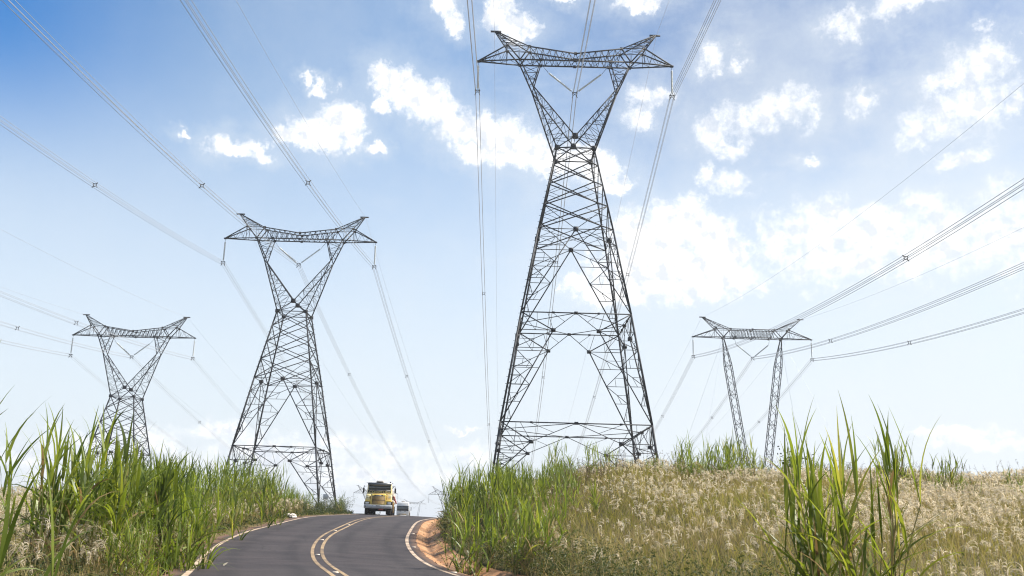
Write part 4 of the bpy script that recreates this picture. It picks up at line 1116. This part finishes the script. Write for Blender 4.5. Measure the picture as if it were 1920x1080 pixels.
def plume_grass():
    P = Pile()
    #        n      ymin ymax seg strands  test
    bands = [(3400, 5, 20, 4, 14, 0.95), (9500, 20, 36, 4, 9, 1.0), (14500, 36, 70, 3, 6, 1.15)]
    for n, y0, y1, S, ns, wk in bands:
        for side in (1, -1):
            if side > 0:
                x, y, z, d = scatter(n * 2, 0, 46, y0, y1, lambda x, y, d: (d > 5.6) & (rng.uniform(0, 1, len(d)) < sstep(d, np.interp(y, [15, 30, 60], [6, 9, 13]), np.interp(y, [15, 30, 60], [10, 13, 17])) * 0.9 + 0.12)
                                     & (rng.uniform(0, 1, len(d)) < 0.12 + 1.15 * patch(x, y, 0.6)**1.7))
            else:
                x, y, z, d = scatter(n, -32, -3, y0, y1, lambda x, y, d: (d < -4.5) & (rng.uniform(0, 1, len(d)) < np.where(d > -8, 1.0, 0.5)))
            m = len(x)
            if not m: continue
            h = rng.uniform(0.5, 1.05, m) * (1.0 if side > 0 else 1.05)
            az = rng.normal(-2.4, 1.1, m); el = np.pi / 2 - abs(rng.normal(0, 0.16, m))
            dist = y
            base = np.stack([x, y, z - 0.03], -1)
            v, q, p = blades(base, az, el, h, np.maximum(0.006, 0.00042 * dist), rng.uniform(0.1, 0.7, m), 3, 'stem', rng.uniform(0, 3, m))
            P.add(v, q, 1)
            tip = p[:, -1]
            keep = rng.uniform(0, 1, m) < (0.8 if y0 > 15 else 0.62)
            tip, az2, dist2 = tip[keep], az[keep], dist[keep]
            m2 = len(tip)
            L = np.repeat(0.11 + 0.25 * rng.uniform(0, 1, m2)**1.8, ns) * rng.uniform(0.6, 1.1, m2 * ns)
            a = np.repeat(az2, ns) + rng.normal(0, 0.5, m2 * ns)
            e = np.radians(62) + rng.normal(0, 0.35, m2 * ns)
            tp = np.repeat(tip, ns, 0); tp[:, 2] -= rng.uniform(0, 0.12, len(tp))
            w = np.maximum(0.007, 0.00062 * np.repeat(dist2, ns)) * wk * rng.uniform(0.7, 1.3, m2 * ns)
            v, q, _ = blades(tp, a, e, L, w, rng.uniform(1.5, 2.9, m2 * ns), S, 'plume', rng.normal(0, 0.8, m2 * ns), 1.0)
            P.add(v, q, 0)
    tag(link('dry_grass', P.mesh('dry_grass', [mat_plume, mat_straw])), 'dry pale grass with drooping feathery plumes', None, None, 'stuff')
plume_grass()

def field_blades():
    P = Pile()
    for n, y0, y1, S in [(17000, 5, 22, 4), (30000, 22, 42, 3), (34000, 42, 80, 2)]:
        for side in (1, -1):
            if side > 0: x, y, z, d = scatter(n * 2, 0, 50, y0, y1, lambda x, y, d: d > 5.25)
            else: x, y, z, d = scatter(int(n * 1.2), -36, -3, y0, y1, lambda x, y, d: d < -4.15)
            m = len(x)
            if not m: continue
            low = np.clip(sstep(np.abs(d), 5.0, 8.0), 0.35, 1)
            L = rng.uniform(0.35, 0.95, m) * low
            w = np.maximum(0.007, 0.00055 * y) * rng.uniform(0.7, 1.4, m)
            v, q, _ = blades(np.stack([x, y, z - 0.04], -1), rng.uniform(0, 6.28, m), np.pi / 2 - abs(rng.normal(0, 0.28, m)), L, w, rng.uniform(0.2, 1.7, m), S, 'leaf', rng.normal(0, 0.7, m), 1.4)
            straw = rng.uniform(0, 1, m) < np.clip(0.22 + 0.55 * patch(x, y, 0.6, 2.0)**1.3 - 0.1 * (y < 18), 0.12, 0.75)
            P.add(v, q, 0); P.m[-1] = np.repeat(straw.astype(int), S)
    tag(link('verge_grass', P.mesh('verge_grass', [mat_olive, mat_straw])), 'mixed olive and straw coloured grass of verge and field', None, None, 'stuff')
field_blades()

def weeds():
    P = Pile()
    def bunch(x, y, z, h, n, lw):
        m = len(x)
        b = np.stack([x, y, z], -1)
        az = rng.uniform(0, 6.28, m)
        v, q, p = blades(b, az, np.pi / 2 - abs(rng.normal(0, 0.3, m)), h, np.full(m, 0.008) + 0.0002 * y, rng.uniform(0, 0.8, m), 3, 'stem', rng.uniform(0, 3, m))
        P.add(v, q, 1)
        f = rng.uniform(0.15, 1.0, (m, n))
        pos = np.stack([np.stack([np.interp(f[i], np.linspace(0, 1, 4), p[i][:, c]) for c in range(3)], -1) for i in range(m)]).reshape(-1, 3)
        pos[:, :2] += rng.normal(0, 0.03, (len(pos), 2))
        k = len(pos)
        L = np.repeat(lw, n) * rng.uniform(0.7, 1.8, k)
        v, q, _ = blades(pos, rng.uniform(0, 6.28, k), rng.uniform(-0.4, 1.2, k), L, L * rng.uniform(0.22, 0.45, k), rng.uniform(0, 1.2, k), 2, 'leaf', rng.normal(0, 0.9, k))
        P.add(v, q, 0)
    # along the ditch
    for n, dmin, dmax, y0, y1, hh, side in [(3600, 4.95, 8.6, 14, 64, 0.62, 1), (2600, -7.5, -4.15, 14, 92, 0.5, -1), (110, 6, 14, 9, 22, 0.45, 1)]:
        Y = y0 + (y1 - y0) * rng.uniform(0, 1, n)**1.15
        u = rng.uniform(0, 1, n)**1.4
        d = dmin + (dmax - dmin) * u if side > 0 else dmax + (dmin - dmax) * u
        s = slope(Y); k = np.sqrt(1 + s * s)
        x = RX(Y) + d / k; y = Y - d * s / k
        z = ground(x, y)
        keep = visible(x, y, z + 0.5) & (rng.uniform(0, 1, n) < 0.2 + patch(x, y, 1.4, 0.7))
        x, y, z = x[keep], y[keep], z[keep]; m = len(x)
        bunch(x, y, z - 0.03, hh * rng.uniform(0.4, 1.35, m) * np.clip(0.5 + (np.abs(d[keep]) - 4.2) * 0.6, 0.5, 1.1), 16, 0.05 + 0.0007 * y)
    n = 1500
    x = rng.uniform(2, 46, n); y = rng.uniform(44, 60, n); z = ground(x, y)
    k = visible(x, y, z + 1) & (rng.uniform(0, 1, n) < 0.25 + 0.9 * patch(x, y, 0.5, 3.0)**1.5)
    x, y, z = x[k], y[k], z[k]; m = len(x)
    P0 = P; 
    b = np.stack([x, y, z], -1)
    v, q, p = blades(b, rng.uniform(0, 6.28, m), np.pi / 2 - abs(rng.normal(0, 0.18, m)), rng.uniform(0.8, 1.75, m), np.full(m, 0.022), rng.uniform(0, 0.5, m), 3, 'stem', rng.uniform(0, 3, m))
    P.add(v, q, 2)
    nn = 14
    f = rng.uniform(0.35, 1.0, (m, nn))
    pos = np.stack([np.stack([np.interp(f[i], np.linspace(0, 1, 4), p[i][:, c]) for c in range(3)], -1) for i in range(m)]).reshape(-1, 3)
    k2 = len(pos); L = rng.uniform(0.06, 0.2, k2)
    v, q, _ = blades(pos, rng.uniform(0, 6.28, k2), rng.uniform(0.0, 1.3, k2), L, np.full(k2, 0.022), rng.uniform(0, 1.5, k2), 2, 'leaf', rng.normal(0, 0.9, k2))
    P.add(v, q, 2)
    tag(link('roadside_weeds', P.mesh('roadside_weeds', [mat_weed, mat_straw, mat_brown])), 'low dark olive weeds along ditch and verge', None, None, 'stuff')
weeds()

def bush_meshes(seed, H, W, nl, leaf, mat, round_leaf=0.5, nb=14, extra=None):
    g = np.random.default_rng(seed)
    P = Pile(); ST = Pile()
    a = g.uniform(0, 6.28, nb)
    v, q, p = blades(np.zeros((nb, 3)), a, np.pi / 2 - g.uniform(0.05, 0.75, nb) * (W / H), H * g.uniform(0.6, 1.05, nb), np.full(nb, 0.02), g.uniform(-0.2, 0.6, nb), 4, 'stem', g.uniform(0, 3, nb))
    ST.add(v, q, 0)
    per = nl // nb
    f = g.uniform(0.2, 1.0, (nb, per))
    pos = np.concatenate([np.stack([np.interp(f[i], np.linspace(0, 1, 5), p[i][:, c]) for c in range(3)], -1) for i in range(nb)])
    pos += g.normal(0, 0.06 * H, pos.shape)
    pos[:, 2] = np.abs(pos[:, 2])
    k = len(pos); L = leaf * g.uniform(0.6, 1.4, k)
    v, q, _ = blades(pos, g.uniform(0, 6.28, k), g.uniform(-0.6, 1.0, k), L, L * round_leaf * g.uniform(0.8, 1.2, k), g.uniform(0, 1.0, k), 2, 'leaf', g.normal(0, 0.8, k))
    P.add(v, q, 0)
    mats = [mat]
    if extra:
        em, n, es = extra; mats.append(em)
        i = g.integers(0, k, n); ps = pos[i] + g.normal(0, 0.02, (n, 3)) + (0, 0, 0.04)
        ps = np.repeat(ps, 5, 0) + g.normal(0, es * 0.5, (n * 5, 3))
        kk = len(ps)
        v, q, _ = blades(ps, g.uniform(0, 6.28, kk), g.uniform(-0.3, 1.2, kk), np.full(kk, es), np.full(kk, es * 0.6), g.uniform(0, 1, kk), 2, 'leaf', g.normal(0, 1, kk))
        P.add(v, q, 1)
    return P.mesh('foliage', mats), ST.mesh('stem', [mat_stem])
def bush(ms, x, y, lab, cat='bush', name='bush', group=None, sc=1.0, dz=-0.03):
    plant(name, ms, (x, y, gz(x, y) + dz), lab, cat, group, float(rng.uniform(0, 6)), sc)
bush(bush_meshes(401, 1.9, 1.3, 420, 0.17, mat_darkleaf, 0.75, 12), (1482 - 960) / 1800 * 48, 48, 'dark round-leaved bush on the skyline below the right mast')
yb = bush_meshes(402, 1.05, 0.6, 460, 0.075, mat_weed, 0.6, 14, (mat_yflower, 9, 0.035))
bush(yb, 2.45, 17.2, 'leafy green weed with a few yellow leaves standing among the near plumes', 'weed', 'leafy_weed')
bush(bush_meshes(403, 0.7, 0.5, 300, 0.07, mat_olive, 0.35, 12), 2.7, 15.2, 'low yellow-green feathery weed below the leafy weed', 'weed', 'leafy_weed')
sh = [bush_meshes(410 + i, 1.5, 1.3, 900, 0.10, mat_weed, 0.3, 22) for i in range(2)]
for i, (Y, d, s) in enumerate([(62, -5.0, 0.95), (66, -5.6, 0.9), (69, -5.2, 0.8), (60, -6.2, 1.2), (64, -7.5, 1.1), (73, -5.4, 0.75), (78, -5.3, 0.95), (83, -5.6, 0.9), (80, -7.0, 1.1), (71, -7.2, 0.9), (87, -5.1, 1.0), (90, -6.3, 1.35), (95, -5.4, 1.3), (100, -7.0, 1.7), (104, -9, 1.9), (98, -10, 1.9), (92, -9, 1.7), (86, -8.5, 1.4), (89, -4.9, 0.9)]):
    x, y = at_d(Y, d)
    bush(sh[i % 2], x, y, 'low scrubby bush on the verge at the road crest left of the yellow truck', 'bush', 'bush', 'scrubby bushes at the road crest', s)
x, y = at_d(86, -4.6); cane('tall', x, y, 0.66, 'slim cane tuft right beside the yellow truck at the crest')
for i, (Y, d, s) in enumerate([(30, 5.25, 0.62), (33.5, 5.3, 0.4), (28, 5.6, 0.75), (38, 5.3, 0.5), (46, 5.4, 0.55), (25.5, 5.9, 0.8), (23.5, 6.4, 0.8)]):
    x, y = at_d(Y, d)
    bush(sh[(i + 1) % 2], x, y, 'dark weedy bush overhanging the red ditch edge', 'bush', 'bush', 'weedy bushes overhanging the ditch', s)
pf = [bush_meshes(420 + i, 0.62, 0.5, 120, 0.05, mat_olive, 0.3, 12, (mat_pink, 34, 0.03)) for i in range(2)]
for i, (px, Y) in enumerate([(1440, 11), (1475, 10.6), (1650, 12.5), (1700, 11.2), (1335, 12.4), (1780, 11.8), (1610, 13.6), (1500, 11.4)]):
    bush(pf[i % 2], (px - 960) / 1800 * Y, Y, 'small weed with whitish pink flower heads in the near grass', 'flower', 'flowering_weed', 'pink flowering weeds in the near grass', 1.0, 0.22)

def loose_soil():
    g = np.random.default_rng(21)
    n = 800
    Y = g.uniform(17, 68, n); sd_ = g.uniform(0, 1, n)
    d = np.where(sd_ < 0.62, g.normal(4.5, 0.3, n), -3.95 + g.normal(0, 0.17, n))
    d = np.where(sd_ < 0.1, 3.7 + g.normal(0, 0.12, n), d)
    dz = np.interp(d, [-4.2, -3.95, 3.8, 3.92, 4.34, 4.42, 4.92, 5.35], [0.0, -0.02, -0.005, -0.01, -0.17, -0.17, 0.09, 0.13])
    p = road_point(Y, d) + np.stack([0 * Y, 0 * Y, dz], -1)
    mb = MB()
    for i in range(n):
        r = float(np.clip(g.lognormal(-3.9, 0.5), 0.010, 0.06))
        rot = Matrix.Rotation(g.uniform(0, 6), 4, 'Z') @ Matrix.Rotation(g.uniform(-0.6, 0.6), 4, 'X')
        mb.box(p[i] + (0, 0, r * 0.3), (r * g.uniform(0.8, 1.8), r * g.uniform(0.7, 1.3), r * 0.8), rot, taper=(g.uniform(0.4, 0.8), g.uniform(0.4, 0.8)))
    tag(mb.build('gravel', simple_mat('red_clods', (0.30, 0.17, 0.095), 0.95, 0, 0.5, 3.0, 0.1)), 'loose red clods and grit along the road edges and ditch', None, None, 'stuff')
loose_soil()

# dead stalks by the ditch, litter, sign
def dead_stalks():
    g = np.random.default_rng(9)
    x, y = at_d(26.5, 5.9)
    n = 26
    b = np.stack([g.normal(0, 0.35, n), g.normal(0, 0.35, n), np.full(n, -0.05)], -1)
    P = Pile()
    v, q, p = blades(b, g.uniform(0, 6.28, n), np.pi / 2 - abs(g.normal(0, 0.12, n)), g.uniform(0.8, 1.7, n), np.full(n, 0.03), g.uniform(0, 0.4, n), 5, 'stem', g.uniform(0, 3, n)); P.add(v, q, 0)
    m = 60
    i = g.integers(0, n, m); pos = p[i, 3]
    v, q, _ = blades(pos, g.uniform(0, 6.28, m), g.uniform(-0.2, 0.9, m), g.uniform(0.3, 0.7, m), np.full(m, 0.03), g.uniform(1.2, 2.4, m), 4, 'leaf', g.normal(0, 0.6, m)); P.add(v, q, 0)
    o = link('dead_cane', P.mesh('dead_cane', [mat_dead]), None, (x, y, gz(x, y)))
    tag(o, 'clump of straw-brown dead cane stalks under the bright cane by the ditch', 'dead cane')
    x, y = at_d(43.5, 4.75)
    for k, (a, e, L) in enumerate(((2.75, 0.10, 1.5), (2.95, 0.22, 1.2))):
        P = Pile()
        v, q, p = blades(np.zeros((3, 3)), np.full(3, a) + g.normal(0, 0.05, 3), np.full(3, e), np.full(3, L), np.full(3, 0.05), np.full(3, 0.35), 4, 'stem', np.array([0.2, 1.3, 2.4])); P.add(v, q, 0)
        o = link('fallen_stalk', P.mesh('fallen_stalk', [mat_dead]), None, (x + 0.7, y - 0.5 * k, gz(x, y) + 0.12))
        tag(o, ('longer' if k == 0 else 'shorter') + ' bleached dry stalk leaning out over the drainage ditch', 'stalk')
dead_stalks()
def litter():
    x, y = at_d(60.5, -4.15)
    bm = bmesh.new(); bmesh.ops.create_icosphere(bm, subdivisions=3, radius=0.3)
    g = np.random.default_rng(5)
    for v in bm.verts:
        v.co *= 0.75 + 0.5 * float(g.uniform(0, 1)); v.co.z *= 0.55; v.co.x *= 1.3
    me = bpy.data.meshes.new('crumpled_sack'); bm.to_mesh(me); bm.free(); me.materials.append(simple_mat('dirty_white_plastic', (0.62, 0.56, 0.50), 0.7, 0, 0.25, 5.0))
    tag(link('crumpled_sack', me, None, (x, y, float(RZ(60.5)) + 0.16)), 'crumpled dirty white sack lying at the left road edge near the crest', 'sack')
    x, y = at_d(81, -5.1)
    r = empty('road_sign', (x, y, gz(x, y) - 0.02), 'small pale square sign seen from behind among the crest bushes', 'road sign')
    part('panel', simple_mat('sign_back', (0.5, 0.5, 0.5), 0.5, 0.3, 0.1), r, [((0, 0, 1.35), (0.42, 0.02, 0.42))], 0.004)
    part('post', m_steelrim, r, [((0, 0.05, 0.75), (0.07, 0.07, 1.6))])
    x, y = road_point(np.array([27.0]), np.array([-2.75]))[0][:2]
    v, q, _ = blades(np.zeros((1, 3)), np.array([1.2]), np.array([0.75]), np.array([0.22]), np.array([0.10]), np.array([0.8]), 4, 'leaf')
    o = link('fallen_leaf', np_mesh('fallen_leaf', v, q, [mat_plume]), None, (x, y, float(RZ(27.0)) + 0.06))
    tag(o, 'single dry leaf lying on the asphalt by the left edge line', 'leaf')
litter()

# ------------------------------------------------------------------ haze
HAZE = 0.00028
if HAZE > 0:
    hb = MB()
    hb.box((0, 4300, 5), (6800, 9800, 190))
    hm, N = new_mat('haze_air')
    vol = N.n('ShaderNodeVolumePrincipled', {'Color': (0.93, 0.96, 1.0, 1.0), 'Density': HAZE, 'Anisotropy': 0.2})
    N.n('ShaderNodeOutputMaterial', {1: vol.outputs[0]})
    tag(hb.build('haze', hm), 'thin pale haze', None, None, 'stuff')
